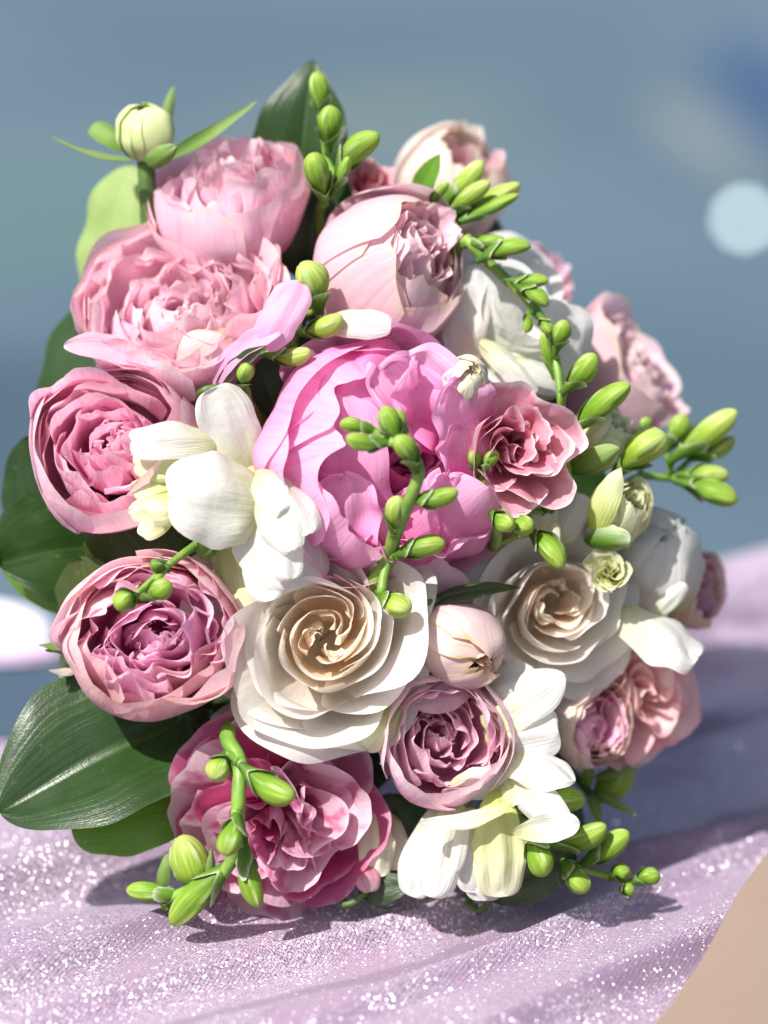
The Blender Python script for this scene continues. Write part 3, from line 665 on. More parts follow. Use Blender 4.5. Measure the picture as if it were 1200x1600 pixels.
# white and lilac bundle of fabric behind the ledge, at left
def fabric_bundle():
    rng = random.Random(4); w1 = Wob(rng, 5, (1, 4))
    root = thing('fabric_bundle', 'soft white and lilac fabric roll behind the leaves at left', 'fabric', (-.27, .43, .0))
    inv = root_matrix(root).inverted()
    def roll(name, p0, p1, r0, r1, mat, sd, flat=.8):
        w1 = Wob(random.Random(sd), 5, (1, 4)); V = []; nl, na = 60, 40
        p0 = Vector(p0); p1 = Vector(p1); ax = (p1 - p0).normalized(); y = Vector((0, 0, 1)); x = ax.cross(y).normalized(); y = x.cross(ax)
        for j in range(nl):
            t = j / (nl - 1); c = p0.lerp(p1, t); r = r0 + (r1 - r0) * t
            if t > .85: r *= math.sqrt(max(.0004, 1 - ((t - .85) / .15) ** 2))
            for k in range(na):
                a = 6.2832 * k / na
                q = r * (1 + .10 * float(w1(math.cos(a) * .7 + t * 2, math.sin(a) * .7)) + .05 * math.sin(a * 9 + t * 6))
                V.append(c + x * math.cos(a) * q + y * math.sin(a) * q * flat)
        F = list(grid_faces(nl, na, True)); F.append(tuple(range(na))[::-1]); F.append(tuple((nl - 1) * na + k for k in range(na)))
        return link_mesh(name, [tuple(v) for v in V], F, mat, root, inv=inv)
    whitef = plain_mat('white_fabric', (.78, .78, .84), (.84, .84, .88), 18, .8, .4, .004)
    lilacf = plain_mat('lilac_fabric', (.52, .38, .55), (.60, .46, .62), 18, .7, .4, .004)
    roll('white_roll', P(-420, 935, .36), P(95, 1005, .36), .022, .016, whitef, 1)
    roll('lilac_roll', P(-420, 1035, .345), P(105, 1020, .345), .010, .006, lilacf, 2)
fabric_bundle()

# ------------------------------------------------------------------ the bouquet: leaves first
leaf('pale green leaf standing upright behind the two upper pink roses', (192, 545, .075), (218, 262, .06), 190, 'leaf_pale', (-.35, .2, .9), 1, fold=.1, bend=.1, b=.35, a=.4)
leaf('dark green leaf curving behind the upper left rose', (120, 770, .065), (205, 440, .055), 250, 'leaf', (-.6, -.45, .7), 2, fold=.2, b=.5)
leaf('dark pointed leaf at the very top of the bouquet', (462, 345, .06), (489, 94, .055), 172, 'leaf', (-.25, -.55, .75), 3, fold=.5, b=.8, a=.5)
leaf('broad dark leaf with a glossy fold at the left edge', (150, 850, .04), (-6, 880, .02), 240, 'leaf', (-.45, .2, .85), 4, fold=.3, bend=.1, b=.7, a=.4)
leaf('dark green leaf turned to the left edge below the upper left roses', (130, 880, .045), (45, 680, .035), 190, 'leaf', (-.5, .3, .8), 41, fold=.25, b=.6)
leaf('narrow green leaf lying under the broad dark leaf at left', (150, 950, .04), (0, 885, .03), 70, 'leaf_light', (-.1, -.3, .9), 5, fold=.2, b=.8)
leaf('olive green leaf standing between the left rose and the lower left rose', (255, 900, .020), (146, 772, .016), 175, 'leaf_olive', (.15, -.1, .95), 6, fold=.1, bend=-.05, b=.75, a=.35)
leaf('second olive leaf half hidden behind the lower left rose', (165, 1000, .02), (125, 870, .01), 120, 'leaf_olive', (-.2, .0, .95), 61, fold=.1)
leaf('small dark leaf below the lower left rose', (210, 1180, .03), (100, 1010, .03), 90, 'leaf', (-.3, .2, .9), 7)
leaf('large glossy dark green leaf at the lower left, resting its tip by the cloth', (285, 1110, .012), (-2, 1268, .004), 278, 'leaf', (-.2, .42, .88), 8, fold=.62, bend=.1, b=.60, a=.36, ruf=.03, crum=.03)
leaf('bright green leaf under the large glossy leaf', (300, 1255, .016), (112, 1300, .012), 120, 'leaf_light', (-.05, .35, .9), 9, fold=.08, bend=.06, b=.45, a=.45)
leaf('thin dark leaf above the closed dusty pink bud', (672, 940, .0), (815, 918, -.004), 34, 'leaf', (.1, .7, .7), 10, fold=.3, b=.9, group='small leaves among the flowers')
leaf('small green leaf clasping the folded lilac petal', (335, 612, .0), (418, 540, -.016), 40, 'leaf', (-.4, .5, .8), 12, fold=.5, b=.9, group='small leaves among the flowers')
leaf('small pointed leaf beside the clustered buds at top right', (650, 312, .04), (688, 240, .03), 40, 'leaf_light', (-.2, .1, .95), 13, fold=.4, b=.9, group='small leaves among the flowers')
# dark leaves between and behind the blooms: they close the gaps
rf = random.Random(77)
for k in range(100):
    px = 110 + 860 * rf.random(); py = 300 + 1030 * rf.random()
    if (px - 540) ** 2 / 410 ** 2 + (py - 800) ** 2 / 520 ** 2 > 1: continue
    a = math.atan2(py - 800, px - 560)
    bx, by = px - 60 * math.cos(a), py - 60 * math.sin(a)
    leaf('dark green leaf tucked deep between the flower heads', (bx, by, dome(bx, by) + .045), (px + 75 * math.cos(a), py + 75 * math.sin(a), dome(px, py) + .034), 170, 'leaf', (math.cos(a) * .3, -math.sin(a) * .3, .9), 100 + k, group='dark leaves tucked between the flowers')

# ------------------------------------------------------------------ the bouquet: big blooms
# peony
def peony():
    rng = random.Random(12); R = 188 * PX
    root, inv, ax = flower_root('peony', 'large bright pink peony open at the centre of the bouquet', 'peony', 572, 720, .012, (.24, .06, .95), R, .78, 0)
    O = [M['peony']]; I = [M['peony_in']]
    kw = dict(ruf=.04, rf=2., crum=.04, notch=.03, ew=.05, nu=37, nv=29, nib=.006)
    # loose outer guards
    for th, W_, ph, L_, tl in ((200, .95, 122, 2.1, .0), (265, .8, 108, 1.9, .06), (320, .85, 86, 1.75, .12), (20, .8, 96, 1.7, .05), (80, .9, 100, 1.8, .05), (140, .95, 120, 2.05, .0)):
        rose_petal(root, O[0], rng, R, R_(th), W=W_, L=L_, phi0=0, phi1=ph, lip=24, lips=.82, tip=.2, sp=.06, tilt=tl, **kw)
    # cupped guards that close over the left side
    for th, W_, ph, L_ in ((180, .95, 150, 2.42), (228, .85, 142, 2.3), (132, .85, 142, 2.3), (285, .75, 124, 2.05), (70, .7, 118, 1.95), (20, .65, 108, 1.8), (330, .7, 108, 1.82)):
        rose_petal(root, O[0], rng, R * .96, R_(th), W=W_, L=L_, phi0=0, phi1=ph, lip=12, lips=.85, tip=.16, sp=.05, **kw)
    for j in range(7):
        f = j / 6; rr = .70 * (1 - .80 * f); zt = 1.46 * (1.0 - .24 * f ** .8); zb = .40 - .1 * f
        n = max(4, int(8 - 4 * f))
        for k in range(n):
            th = 6.283 * k / n + rng.uniform(-.4, .4)
            rose_petal(root, rng.choice(I if f > .3 else I + O), rng, R, th, W=rng.uniform(.42, .75) + .4 * f, L=(zt - zb) * rng.uniform(.80, 1.05), phi0=66, phi1=rng.uniform(92, 128), rho0=rr * rng.uniform(.8, 1), z0=zb, lip=rng.uniform(-10, 60), lips=.72, tip=.26, ruf=.10 * (rr + .3), rf=2.6, sp=.08, crum=.06, notch=.08, ew=.07, nib=.020, nu=29, nv=19, tilt=rng.uniform(-.12, .32), wmin=.6, cx=.20, cy=-.02)
    for k in range(16):
        a = rng.uniform(0, 6.28); q = .24 * math.sqrt(rng.random())
        rose_petal(root, I[0], rng, R, a, W=rng.uniform(.8, 1.5), rho0=rng.uniform(.03, .12), z0=.35, phi0=75, phi1=rng.uniform(92, 150), L=rng.uniform(.45, .72), tip=.28, ruf=.06, rf=3, cx=.22 + q * math.cos(a), cy=-.05 + q * math.sin(a), nu=17, nv=13, notch=.08, wmin=.7, tilt=rng.uniform(-.3, .3), nib=.012, crum=.05, lip=rng.uniform(0, 50))
    add_stem(root, inv, ax, .003)
    for k, (b_, t_, w_, n_) in enumerate((((710, 690, .006), (585, 570, -.016), 120, (-.2, .3, .9)), ((700, 680, .002), (640, 556, -.016), 130, (.0, .3, .9)), ((730, 720, .002), (694, 590, -.018), 125, (.3, .2, .9)), 
        ((715, 790, .004), (712, 655, -.010), 105, (.5, .1, .85)), ((705, 850, .0), (692, 738, -.012), 95, (.4, .1, .9)), ((560, 860, .0), (540, 740, -.016), 110, (-.3, .0, .95))  )):
        epetal(root, inv, 'peony' if k % 3 else 'peony_in', b_, t_, w_, n_, -.15, .12, .4, .28, .34, .06, 40 + k, crum=.30, notch=.06, rib=.07, nib=.05, nu=41, nv=33)
    epetal(root, inv, 'peony', (545, 905, .006), (520, 622, -.016), 170, (-.45, .0, .9), .3, .10, .45, .28, .16, 0, 61, crum=.20, rib=.03, nib=.02, nu=41, nv=33)
    epetal(root, inv, 'peony', (610, 530, .004), (492, 672, -.014), 150, (-.25, .45, .85), .3, .12, .4, .28, .25, 0, 62, crum=.20, rib=.03, nib=.04, nu=41, nv=33)
    epetal(root, inv, 'peony', (500, 900, .010), (590, 800, -.012), 150, (.0, -.3, .95), .3, .10, .4, .3, .2, 0, 63, crum=.16)
    # a lower guard petal with a pointed corner to the right
    epetal(root, inv, 'peony', (640, 880, .0), (764, 762, -.014), 170, (.3, -.3, .9), .3, .05, .5, .6, .1, 0, 3, crum=.06)
    epetal(root, inv, 'lilac_rose', (640, 940, .012), (700, 880, .0), 130, (.0, -.3, .9), .3, .05, .5, .5, .06, 0, 4, crum=.06)
peony()

garden_rose('pale pink garden rose seen from its side, topmost at the left', 366, 322, 120, (-.12, .74, .60), .038, 21, closure=112, out='pink', inn='pink', open_=.86, nf=6, dip=-.18, ruf=.14, zc=.85, roll=.3)
garden_rose('open frilly pink garden rose below the topmost rose', 282, 474, 152, (-.16, .56, .80), .020, 22, closure=92, out='salmon', inn='salmon', open_=.98, nf=8, dip=.08, ruf=.12, outer=3, lip=26, fill_n=7, heart=14, zc=.75)
garden_rose('cupped pink garden rose at the left edge, beside white freesia', 182, 706, 127, (-.06, .24, .97), .012, 23, closure=124, out='pink', inn='pink_in', open_=.86, nf=6, dip=.08, ruf=.12)
mr_ = garden_rose('cupped mauve pink rose at the lower left with two green buds over it', 238, 1004, 128, (.0, .16, .98), -.004, 24, closure=122, out='mauve_out', inn='mauve', open_=.86, nf=6, dip=.06, ruf=.13, heart=14)
garden_rose('globe shaped blush rose at the top centre, open on its right', 600, 427, 127, (.56, .34, .75), .030, 25, closure=146, out='blush', inn='pink', open_=.58, nf=6, dip=.02, ruf=.12, zc=.85, big=True, lip=4)
garden_rose('pale blush globe of a rose at the top, behind the clustered buds', 702, 290, 92, (.3, .6, .6), .085, 26, closure=150, out='blush_pale', inn='blush', open_=.45, nf=4, dip=.3, zc=.9, lip=3)
garden_rose('lilac pink rose with frilled pale rims, right of the cream rose', 690, 1162, 104, (.06, .16, .98), .006, 27, closure=122, out='lilac_rose', inn='lilac_rose', open_=.88, nf=5, dip=.18, ruf=.11, heart=9)
garden_rose('small lilac rose bud facing right above the lower right buds', 912, 1132, 66, (.55, .0, .8), .035, 28, closure=128, out='blush_pale', inn='mauve', open_=.72, nf=6, dip=.35, ruf=.08)
garden_rose('blush rose at the right edge behind a freesia spray', 950, 596, 112, (.74, .52, .30), .080, 29, closure=112, out='blush', inn='blush', open_=.84, nf=5, dip=.0, zc=.75, lip=36, zs=1.2)
garden_rose('closed dusty pink rose bud between the two cream roses', 716, 1004, 64, (.55, -.30, .78), .0, 30, closure=170, out='dusty', inn='dusty', open_=.25, nf=3, dip=.2, zs=1.15, zc=.95, lip=2, heart=3, name='rose_bud', group='closed rose buds in the bouquet')
garden_rose('small round cream bud with browned rims, right of the peony', 728, 602, 36, (.15, .35, .9), -.010, 31, closure=174, out='ranbud', inn='ranbud', open_=.3, nf=3, dip=.2, zs=1.35, zc=1., lip=0, heart=3, outer=5, name='ranunculus_bud', cat='ranunculus', group=None)
garden_rose('dusty rose half hidden at the right edge behind the white bud', 1074, 925, 64, (.7, .1, .6), .064, 32, closure=120, out='dusty', inn='lilac_rose', open_=.8, nf=4, dip=.3)
garden_rose('lilac rose seen between white rose and blush rose at upper right', 832, 446, 62, (.6, .5, .5), .09, 33, closure=125, out='lilac_rose', inn='lilac_rose', open_=.8, nf=4, dip=.3)

open_rose('large cream white rose with a peach heart, front and lower centre', 494, 996, 147, (.0, .14, .99), -.008, 45)
open_rose('cream rose with a peach heart facing right, right of the dusty bud', 862, 948, 122, (.34, .06, .94), .022, 42)
open_rose('white rose behind the peony at the upper right', 796, 500, 118, (.40, .42, .75), .045, 43, out='white', inn='cream', group='white roses in the bouquet')

ruffled('dusty pink lisianthus with dark red shadows, right of the peony', 812, 704, 104, (.30, .02, .95), -.002, 51, ('lis',), ('lis',), ruf=.16, phis=(72, 84, 90, 98), Ls=(1.45, 1.4, 1.25, 1.0), zc=.75)
ruffled('pink lisianthus at the lower right under a white petal', 992, 1080, 112, (.55, .02, .80), .045, 52, ('lis_pink',), ('lis_pink',), ruf=.16, phis=(56, 70, 84, 98), zc=.5)
ruffled('variegated crimson and pale pink lisianthus at the bottom of the bouquet', 428, 1268, 150, (.06, -.22, .95), .004, 53, ('eust', 'eust', 'eust', 'eust_dark'), ('eust_dark',), n=(6, 6, 5, 5, 4), phis=(34, 50, 68, 86, 100), Ls=(1.22, 1.16, 1.06, .95, .8), ruf=.20, zc=.42)
ruffled('red pink bloom half hidden at the top between the roses', 580, 292, 52, (.1, .6, .7), .06, 54, ('red',), ('red',), ruf=.12, phis=(60, 72, 84, 98), zc=.5)

# ------------------------------------------------------------------ the bouquet: white freesias and loose petals
def petals(name, label, cat, at, specs, group=None, stem=True, extra=None):
    root = thing(name, label, cat, P(*at), None, group); inv = root_matrix(root).inverted()
    for k, s in enumerate(specs):
        mat, b, t, wd, n = s[:5]; kw = s[5] if len(s) > 5 else {}
        kw = dict(kw); nm = kw.pop('name', 'petal'); kw.setdefault('rib', .05); kw.setdefault('ruf', .16); kw.setdefault('crum', .12); epetal(root, inv, mat, b, t, wd, n, seed=hash_(label) + k, name=nm, **kw)
    if stem: tube('stem', [P(*at), (P(*at) + BIND) * .5, BIND], .0016, .0018, M['stem_dark'], root, inv, 8, 10)
    return root, inv
def hash_(s): return sum((i + 1) * ord(c) for i, c in enumerate(s)) % 9973
ROUND = dict(a=.5, b=.32); BLUNT = dict(a=.55, b=.22)
petals('freesia', 'white freesia with one broad round petal, left of the peony', 'freesia', (335, 820, .0), [
    ('white', (392, 740, -.004), (333, 606, -.012), 92, (-.1, .3, .95), dict(a=.6, b=.35, cup=.2, bend=.05, ruf=.08)),
    ('white', (345, 690, -.006), (202, 690, -.016), 70, (0, .5, .85), dict(a=.5, b=.32, cup=.28, bend=.12)),
    ('creamgreen', (330, 735, -.004), (208, 722, -.012), 56, (-.1, .2, .95), dict(ROUND, cup=.3)),
    ('white', (425, 790, -.012), (266, 772, -.030), 150, (-.15, .25, .95), dict(a=.42, b=.34, cup=.30, bend=.16)),
    ('creamgreen', (290, 750, -.004), (206, 768, -.012), 44, (-.2, .3, .9), dict(ROUND, cup=.26)),
    ('creamgreen', (290, 770, -.006), (203, 806, -.016), 40, (-.2, .2, .9), dict(ROUND, cup=.26)),
    ('creamgreen', (282, 785, -.006), (222, 838, -.018), 40, (-.1, .1, .95), dict(ROUND, cup=.26)),
    ('creamgreen', (300, 790, -.010), (238, 800, -.022), 50, (-.1, .2, .95), dict(ROUND, cup=.5)),
], 'white freesias in the bouquet')
petals('freesia', 'double white freesia hanging between the peony and the cream rose', 'freesia', (395, 770, .0), [
    ('white', (392, 728, -.006), (470, 918, -.020), 150, (.35, .0, .9), dict(a=.45, b=.30, cup=.3, bend=.14, ruf=.05)),
    ('creamgreen', (372, 790, -.004), (392, 968, -.010), 108, (-.1, -.1, .95), dict(a=.45, b=.32, cup=.25, bend=.08)),
    ('white', (395, 790, -.012), (420, 940, -.020), 70, (-.05, .0, .95), dict(a=.5, b=.32, cup=.26, bend=.06)),
    ('white', (405, 770, -.020), (458, 860, -.032), 62, (-.2, .1, .95), dict(ROUND, cup=.26)),
    ('white', (425, 780, -.020), (452, 905, -.030), 60, (.1, .0, .95), dict(ROUND, cup=.26, bend=.1)),
    ('white', (410, 740, -.020), (490, 830, -.030), 62, (.1, .2, .95), dict(ROUND, cup=.35)),
    ('white', (400, 735, -.018), (440, 800, -.030), 56, (-.2, .1, .95), dict(ROUND, cup=.28)),
], 'white freesias in the bouquet')
petals('freesia', 'white freesia petals spreading below the right cream rose', 'freesia', (790, 1120, .01), [
    ('white', (752, 1130, .004), (884, 1056, -.004), 92, (.0, .5, .85), dict(a=.4, b=.55, cup=.25, bend=.1)),
    ('white', (745, 1095, .008), (835, 1060, .0), 100, (-.2, .4, .9), dict(a=.4, b=.4, cup=.3)),
    ('white', (755, 1160, .006), (872, 1140, -.004), 88, (.1, .2, .95), dict(a=.4, b=.28, cup=.26, bend=.12)),
    ('white', (770, 1190, .010), (850, 1165, .002), 60, (.1, .0, .95), dict(ROUND, cup=.3)),
], 'white freesias in the bouquet')
petals('freesia', 'white freesia drooping to the cloth at the bottom of the bouquet', 'freesia', (730, 1255, .006), [
    ('white', (700, 1255, .004), (640, 1400, .0), 74, (-.3, .1, .95), dict(a=.45, b=.3, cup=.16, bend=.08, notch=.06, rib=.09)),
    ('white', (715, 1250, .0), (672, 1402, -.006), 72, (-.1, .1, .95), dict(a=.45, b=.3, cup=.16, bend=.06, notch=.05, rib=.09)),
    ('white', (735, 1262, .0), (742, 1395, -.004), 66, (.1, .1, .95), dict(a=.45, b=.3, cup=.16)),
    ('white', (728, 1270, -.006), (711, 1362, -.010), 24, (0, .1, .95), dict(ROUND, cup=.16)),
    ('creamgreen', (775, 1232, -.004), (782, 1402, -.006), 84, (.1, .1, .95), dict(a=.5, b=.26, cup=.16, bend=.08, notch=.06, rib=.09)),
    ('white', (760, 1300, -.002), (756, 1408, -.004), 62, (.0, .1, .95), dict(a=.5, b=.25, cup=.16, ruf=.2)),
    ('white', (800, 1255, -.012), (655, 1286, -.018), 34, (-.05, .7, .7), dict(a=.5, b=.5, cup=.2, bend=-.08)),
    ('white', (700, 1235, -.006), (795, 1215, -.004), 60, (.1, -.4, .9), dict(ROUND, cup=.3)),
], 'white freesias in the bouquet')
petals('freesia', 'white freesia with a long petal curling over green buds, lower right', 'freesia', (800, 1190, .006), [
    ('white', (782, 1175, .0), (898, 1222, -.010), 80, (.25, .5, .8), dict(a=.4, b=.55, cup=.3, bend=.1)),
    ('white', (790, 1195, -.002), (880, 1295, -.014), 62, (-.3, .2, .9), dict(a=.35, b=.3, cup=.35, bend=.05)),
    ('white', (800, 1300, -.016), (906, 1286, -.018), 46, (.1, .35, .9), dict(a=.7, b=.5, cup=-.2, bend=-.14)),
    ('creamgreen', (782, 1195, .002), (800, 1262, -.006), 60, (-.2, .1, .95), dict(ROUND, cup=.26)),
], 'white freesias in the bouquet')
petals('freesia', 'single white freesia petal beside the yellow green bud above the peony', 'freesia', (520, 512, .008), [
    ('white', (505, 505, .002), (612, 508, -.006), 50, (.1, .3, .95), dict(a=.4, b=.3, cup=.3, ruf=.1)),
], 'white freesias in the bouquet')
# white bud with petals at right
r_, inv_, rng_, Rw = garden_rose('plump white rose bud at the right, over the pink lisianthus', 1008, 880, 86, (.30, .55, .75), .045, 61, closure=177, out='white', inn='white', open_=.2, nf=3, dip=.2, zs=1.12, zc=1.0, lip=2, heart=3, name='rose_bud', group='closed rose buds in the bouquet')
petals('freesia', 'broad white petal with a notched end over the pink lisianthus', 'freesia', (955, 955, .03), [
    ('white', (952, 950, .026), (1092, 1028, .018), 96, (.2, .6, .8), dict(a=.4, b=.22, cup=.3, bend=.1, notch=.12)),
    ('white', (1060, 960, .05), (1096, 868, .045), 34, (.4, .2, .9), dict(a=.5, b=.5, cup=.3)),
    ('white', (1020, 965, .028), (1072, 912, .024), 30, (.3, .4, .9), dict(a=.5, b=.4, cup=.3)),
], 'white freesias in the bouquet')
ruffled('small ruffled cream green bloom opening beside the white rose bud', 955, 895, 46, (-.1, .25, .95), .012, 62, ('creamgreen',), ('creamgreen',), n=(5, 5, 4, 4), ruf=.12, phis=(70, 82, 92, 104), Ls=(1.2, 1.1, 1., .8), name='freesia', cat='freesia', group='opening freesias in the bouquet', zc=.6)
petals('freesia', 'small white freesia back seen above the right cream rose', 'freesia', (880, 815, .02), [
    ('white', (872, 850, .015), (905, 770, .01), 60, (.1, .2, .95), dict(ROUND, cup=.26)),
    ('white', (850, 840, .012), (850, 760, .006), 44, (-.1, .2, .95), dict(ROUND, cup=.26)),
    ('white', (868, 812, .004), (866, 868, .0), 18, (0, .1, .95), dict(ROUND, cup=.26)),
], 'white freesias in the bouquet')
# opening green white freesias
def opening(label, px, py, rpx, axis, d, seed, leafspec=None, zs=1.5):
    root, inv, rng, R = garden_rose(label, px, py, rpx, axis, d, seed, closure=146, out='creamgreen', inn='creamgreen', open_=.5, nf=4, dip=.15, zs=zs, zc=.95, lip=3, heart=4, ruf=.1, name='freesia', cat='freesia', group='opening freesias in the bouquet')
    for s in (leafspec or []): epetal(root, inv, s[0], s[1], s[2], s[3], s[4], name='bract', seed=seed, **(s[5] if len(s) > 5 else {}))
opening('half open green white freesia bud on the right spray', 936, 690, 42, (.62, .55, .5), .02, 71, [('sepal', (890, 740, .016), (968, 700, .004), 52, (.1, -.5, .8), dict(a=.4, b=.7, cup=.5))])
opening('half open green white freesia bud with a pointed bract, above the white rose bud', 966, 800, 50, (.5, .5, .65), .018, 72, [('creamgreen', (925, 830, .010), (972, 730, .002), 52, (-.4, .2, .9), dict(a=.5, b=.8, cup=.3)), ('calyx', (912, 845, .012), (985, 845, .004), 50, (.0, -.4, .9), dict(a=.4, b=.5, cup=.5))], zs=1.25)
# folded lilac petal above the peony, left
petals('peony', 'loose lilac petal folded over beside the upper left rose', 'petal', (350, 610, .004), [
    ('lilac_fold', (335, 616, .0), (440, 520, -.012), 56, (-.5, .6, .7), dict(a=.5, b=.5, cup=-.3)),
    ('lilac_fold', (412, 545, -.010), (470, 440, -.006), 66, (-.1, .1, .95), dict(a=.35, b=.3, cup=.26, ruf=.1)),
])

# ------------------------------------------------------------------ green peony bud
def peony_bud():
    rng = random.Random(5); R = 52 * PX
    root, inv, ax = flower_root('peony_bud', 'closed round green peony bud on a tall stem at the upper left', 'peony', 226, 207, .030, (-.05, .92, .38), R, .9, .4)
    for i in range(3):
        ring(root, rng, R, 3, mats=[M['peonybud']], W=1.25, L=2.62 - .06 * i, phi0=0, phi1=174 - 3 * i, tip=.12, sp=.07, crum=.02, z0=.03 * i, nu=23, nv=21, ew=.03, lip=0, _pj=3)
    rose_petal(root, M['peonybud'], rng, R * .85, 0, W=3.14, L=2.7, phi0=0, phi1=178, tip=.0, sp=.0, crum=.0, nu=25, nv=21, ew=0, notch=0, wmin=1)
    for th, L_, ph, W_ in ((255, 1.25, 88, .5), (330, 1.9, 128, .45), (60, 2.1, 140, .4), (150, 2.0, 134, .4)):
        rose_petal(root, M['sepal'], rng, R * 1.06, R_(th), W=W_, L=L_, phi0=0, phi1=ph, lip=30, lips=.8, tip=.45, sp=.02, crum=.02, nu=17, nv=15, name='sepal', ew=.05)
    for b, t, wd, n, kw in (((205, 252, .02), (82, 213, .02), 17, (-.1, .8, .6), dict(a=.3, b=.8, cup=-.4, bend=-.10)),
                            ((196, 236, .035), (142, 198, .04), 34, (-.3, .4, .8), dict(a=.5, b=.4, cup=-.3)),
                            ((262, 250, .025), (404, 156, .03), 27, (.2, .6, .7), dict(a=.4, b=.9, cup=-.45, bend=-.06)),
                            ((255, 200, .05), (271, 134, .055), 20, (.2, .0, .9), dict(a=.4, b=.8, cup=.3)),
                            ((230, 258, .015), (276, 228, .012), 34, (.3, -.2, .9), dict(a=.4, b=.6, cup=.26))):
        epetal(root, inv, 'sepal', b, t, wd, n, name='sepal', seed=wd, **kw)
    tube('stem', [P(228, 252, .034), P(231, 310, .036), P(236, 380, .042), P(260, 520, .07), BIND], .0030, .0026, M['stem_dark'], root, inv, 12, 24)
peony_bud()

# ------------------------------------------------------------------ freesia sprigs
def D(x, y, o=-.02): return dome(x, y) + o
sprig('freesia spray at the very top with four plump green buds', [(500, 350, .05), (512, 300, .04), (510, 240, .035), (500, 180, .032)], [
    (505, 190, 494, 116, 40, .034, .030), (513, 235, 516, 166, 44, .026, .020), (508, 318, 488, 238, 50, .018, .008), (525, 285, 592, 206, 48, .024, .012), (518, 305, 548, 240, 22, .018, .016)], seed=1)
sprig('cluster of slim green freesia buds over the pale blush rose at top right', [(690, 345, .05), (680, 330, .042)], [
    (680, 330, 755, 252, 44, .038, .030, 'bud_yellow'), (690, 338, 768, 282, 32, .030, .022, 'bud_yellow'), (700, 345, 812, 288, 36, .036, .030, 'bud_yellow'), (706, 352, 806, 306, 24, .028, .024), (672, 325, 700, 285, 20, .028, .022)], seed=2)
sprig('arching freesia spray across the upper right with a row of green buds', [(718, 378, .025), (760, 408, .022), (810, 455, .022), (842, 492, .022), (868, 560, .016), (878, 640, .012), (886, 720, .012), (893, 775, .02)], [
    (724, 385, 788, 378, 30, .022, .018), (748, 408, 828, 384, 36, .016, .012), (790, 438, 856, 438, 24, .020, .018), (808, 448, 856, 476, 32, .016, .012), (826, 486, 822, 520, 20, .018, .016), (845, 492, 860, 522, 24, .012, .01), (868, 550, 884, 498, 34, .010, .006), (866, 590, 850, 520, 24, .016, .014), (880, 612, 934, 550, 46, .006, -.002), (888, 680, 980, 604, 46, .008, .0)], seed=3)
sprig('freesia spray standing out at the right edge with fat yellow green buds', [(955, 770, .04), (1000, 745, .045), (1050, 748, .05)], [
    (1040, 705, 1072, 644, 42, .050, .046), (1045, 722, 1146, 646, 52, .044, .036, 'bud_yellow'), (1078, 716, 1150, 684, 34, .046, .042, 'bud_yellow'), (1060, 742, 1140, 742, 38, .044, .040, 'bud_yellow'), (1058, 752, 1158, 785, 46, .042, .036), (960, 745, 1035, 682, 62, .022, .012, 'bud_yellow'), (1008, 680, 1012, 650, 26, .045, .044)], seed=4)
sprig('freesia spray in front of the peony heart with green buds along a curved stem', [(575, 925, .0), (608, 872, -.012), (616, 838, -.022), (640, 782, -.036), (655, 735, -.042), (640, 700, -.044)], [
    (612, 690, 540, 684, 34, -.044, -.046), (590, 676, 528, 660, 28, -.036, -.036), (628, 692, 598, 632, 36, -.042, -.042, 'bud'), (634, 690, 622, 640, 24, -.038, -.036), (650, 735, 622, 684, 40, -.044, -.050), (640, 782, 716, 768, 36, -.036, -.040), (615, 834, 622, 778, 38, -.026, -.034, 'bud_yellow'), (618, 868, 698, 846, 38, -.018, -.026), (592, 926, 642, 956, 42, -.014, -.022, 'bud_yellow')], seed=5, r=(.0030, .0016))
sprig('small green buds between the peony and the right lisianthus', [(775, 850, .01), (770, 800, -.002), (756, 765, -.006), (750, 735, -.006)], [
    (744, 740, 738, 702, 28, -.008, -.010), (756, 740, 776, 706, 26, -.008, -.010), (768, 800, 800, 822, 36, -.008, -.016), (795, 800, 832, 828, 38, -.004, -.012), (826, 830, 882, 888, 44, .002, -.010), (850, 800, 890, 776, 36, .006, .0)], seed=6)
sprig('short stem with two round buds hanging in front of the lower left rose', [(335, 838, .0), (300, 856, -.016), (262, 884, -.028)], [
    (262, 890, 236, 880, 26, -.028, -.034, 'calyx'), (224, 934, 266, 912, 38, -.038, -.042), (212, 930, 182, 944, 38, -.036, -.042), (336, 835, 318, 868, 40, -.01, -.016, 'calyx')], seed=7)
sprig('freesia spray hanging over the variegated lisianthus at the bottom left', [(358, 1140, -.006), (374, 1190, -.020), (372, 1260, -.024), (368, 1330, -.020), (345, 1370, -.016)], [
    (352, 1178, 332, 1218, 48, -.020, -.026, 'bud_yellow'), (374, 1192, 456, 1246, 50, -.024, -.034), (370, 1270, 350, 1340, 48, -.028, -.034), (382, 1310, 404, 1418, 44, -.022, -.020), (370, 1342, 270, 1442, 54, -.018, -.010), (290, 1400, 196, 1390, 38, -.008, -.004), (262, 1405, 258, 1420, 20, -.006, -.004)], seed=8, r=(.0028, .0020))
sprig('freesia buds resting on the cloth at the lower right of the bouquet', [(800, 1270, .02), (860, 1310, .018), (900, 1350, .016), (960, 1372, .012), (985, 1378, .012)], [
    (838, 1262, 918, 1246, 46, .004, -.002), (850, 1318, 952, 1290, 50, .006, .0), (908, 1352, 980, 1302, 46, .010, .006), (822, 1300, 852, 1368, 54, -.006, -.010), (882, 1345, 918, 1396, 46, .004, -.002), (955, 1372, 986, 1358, 36, .012, .010), (990, 1378, 1032, 1366, 36, .012, .010), (972, 1392, 992, 1390, 26, .008, .006)], seed=9)
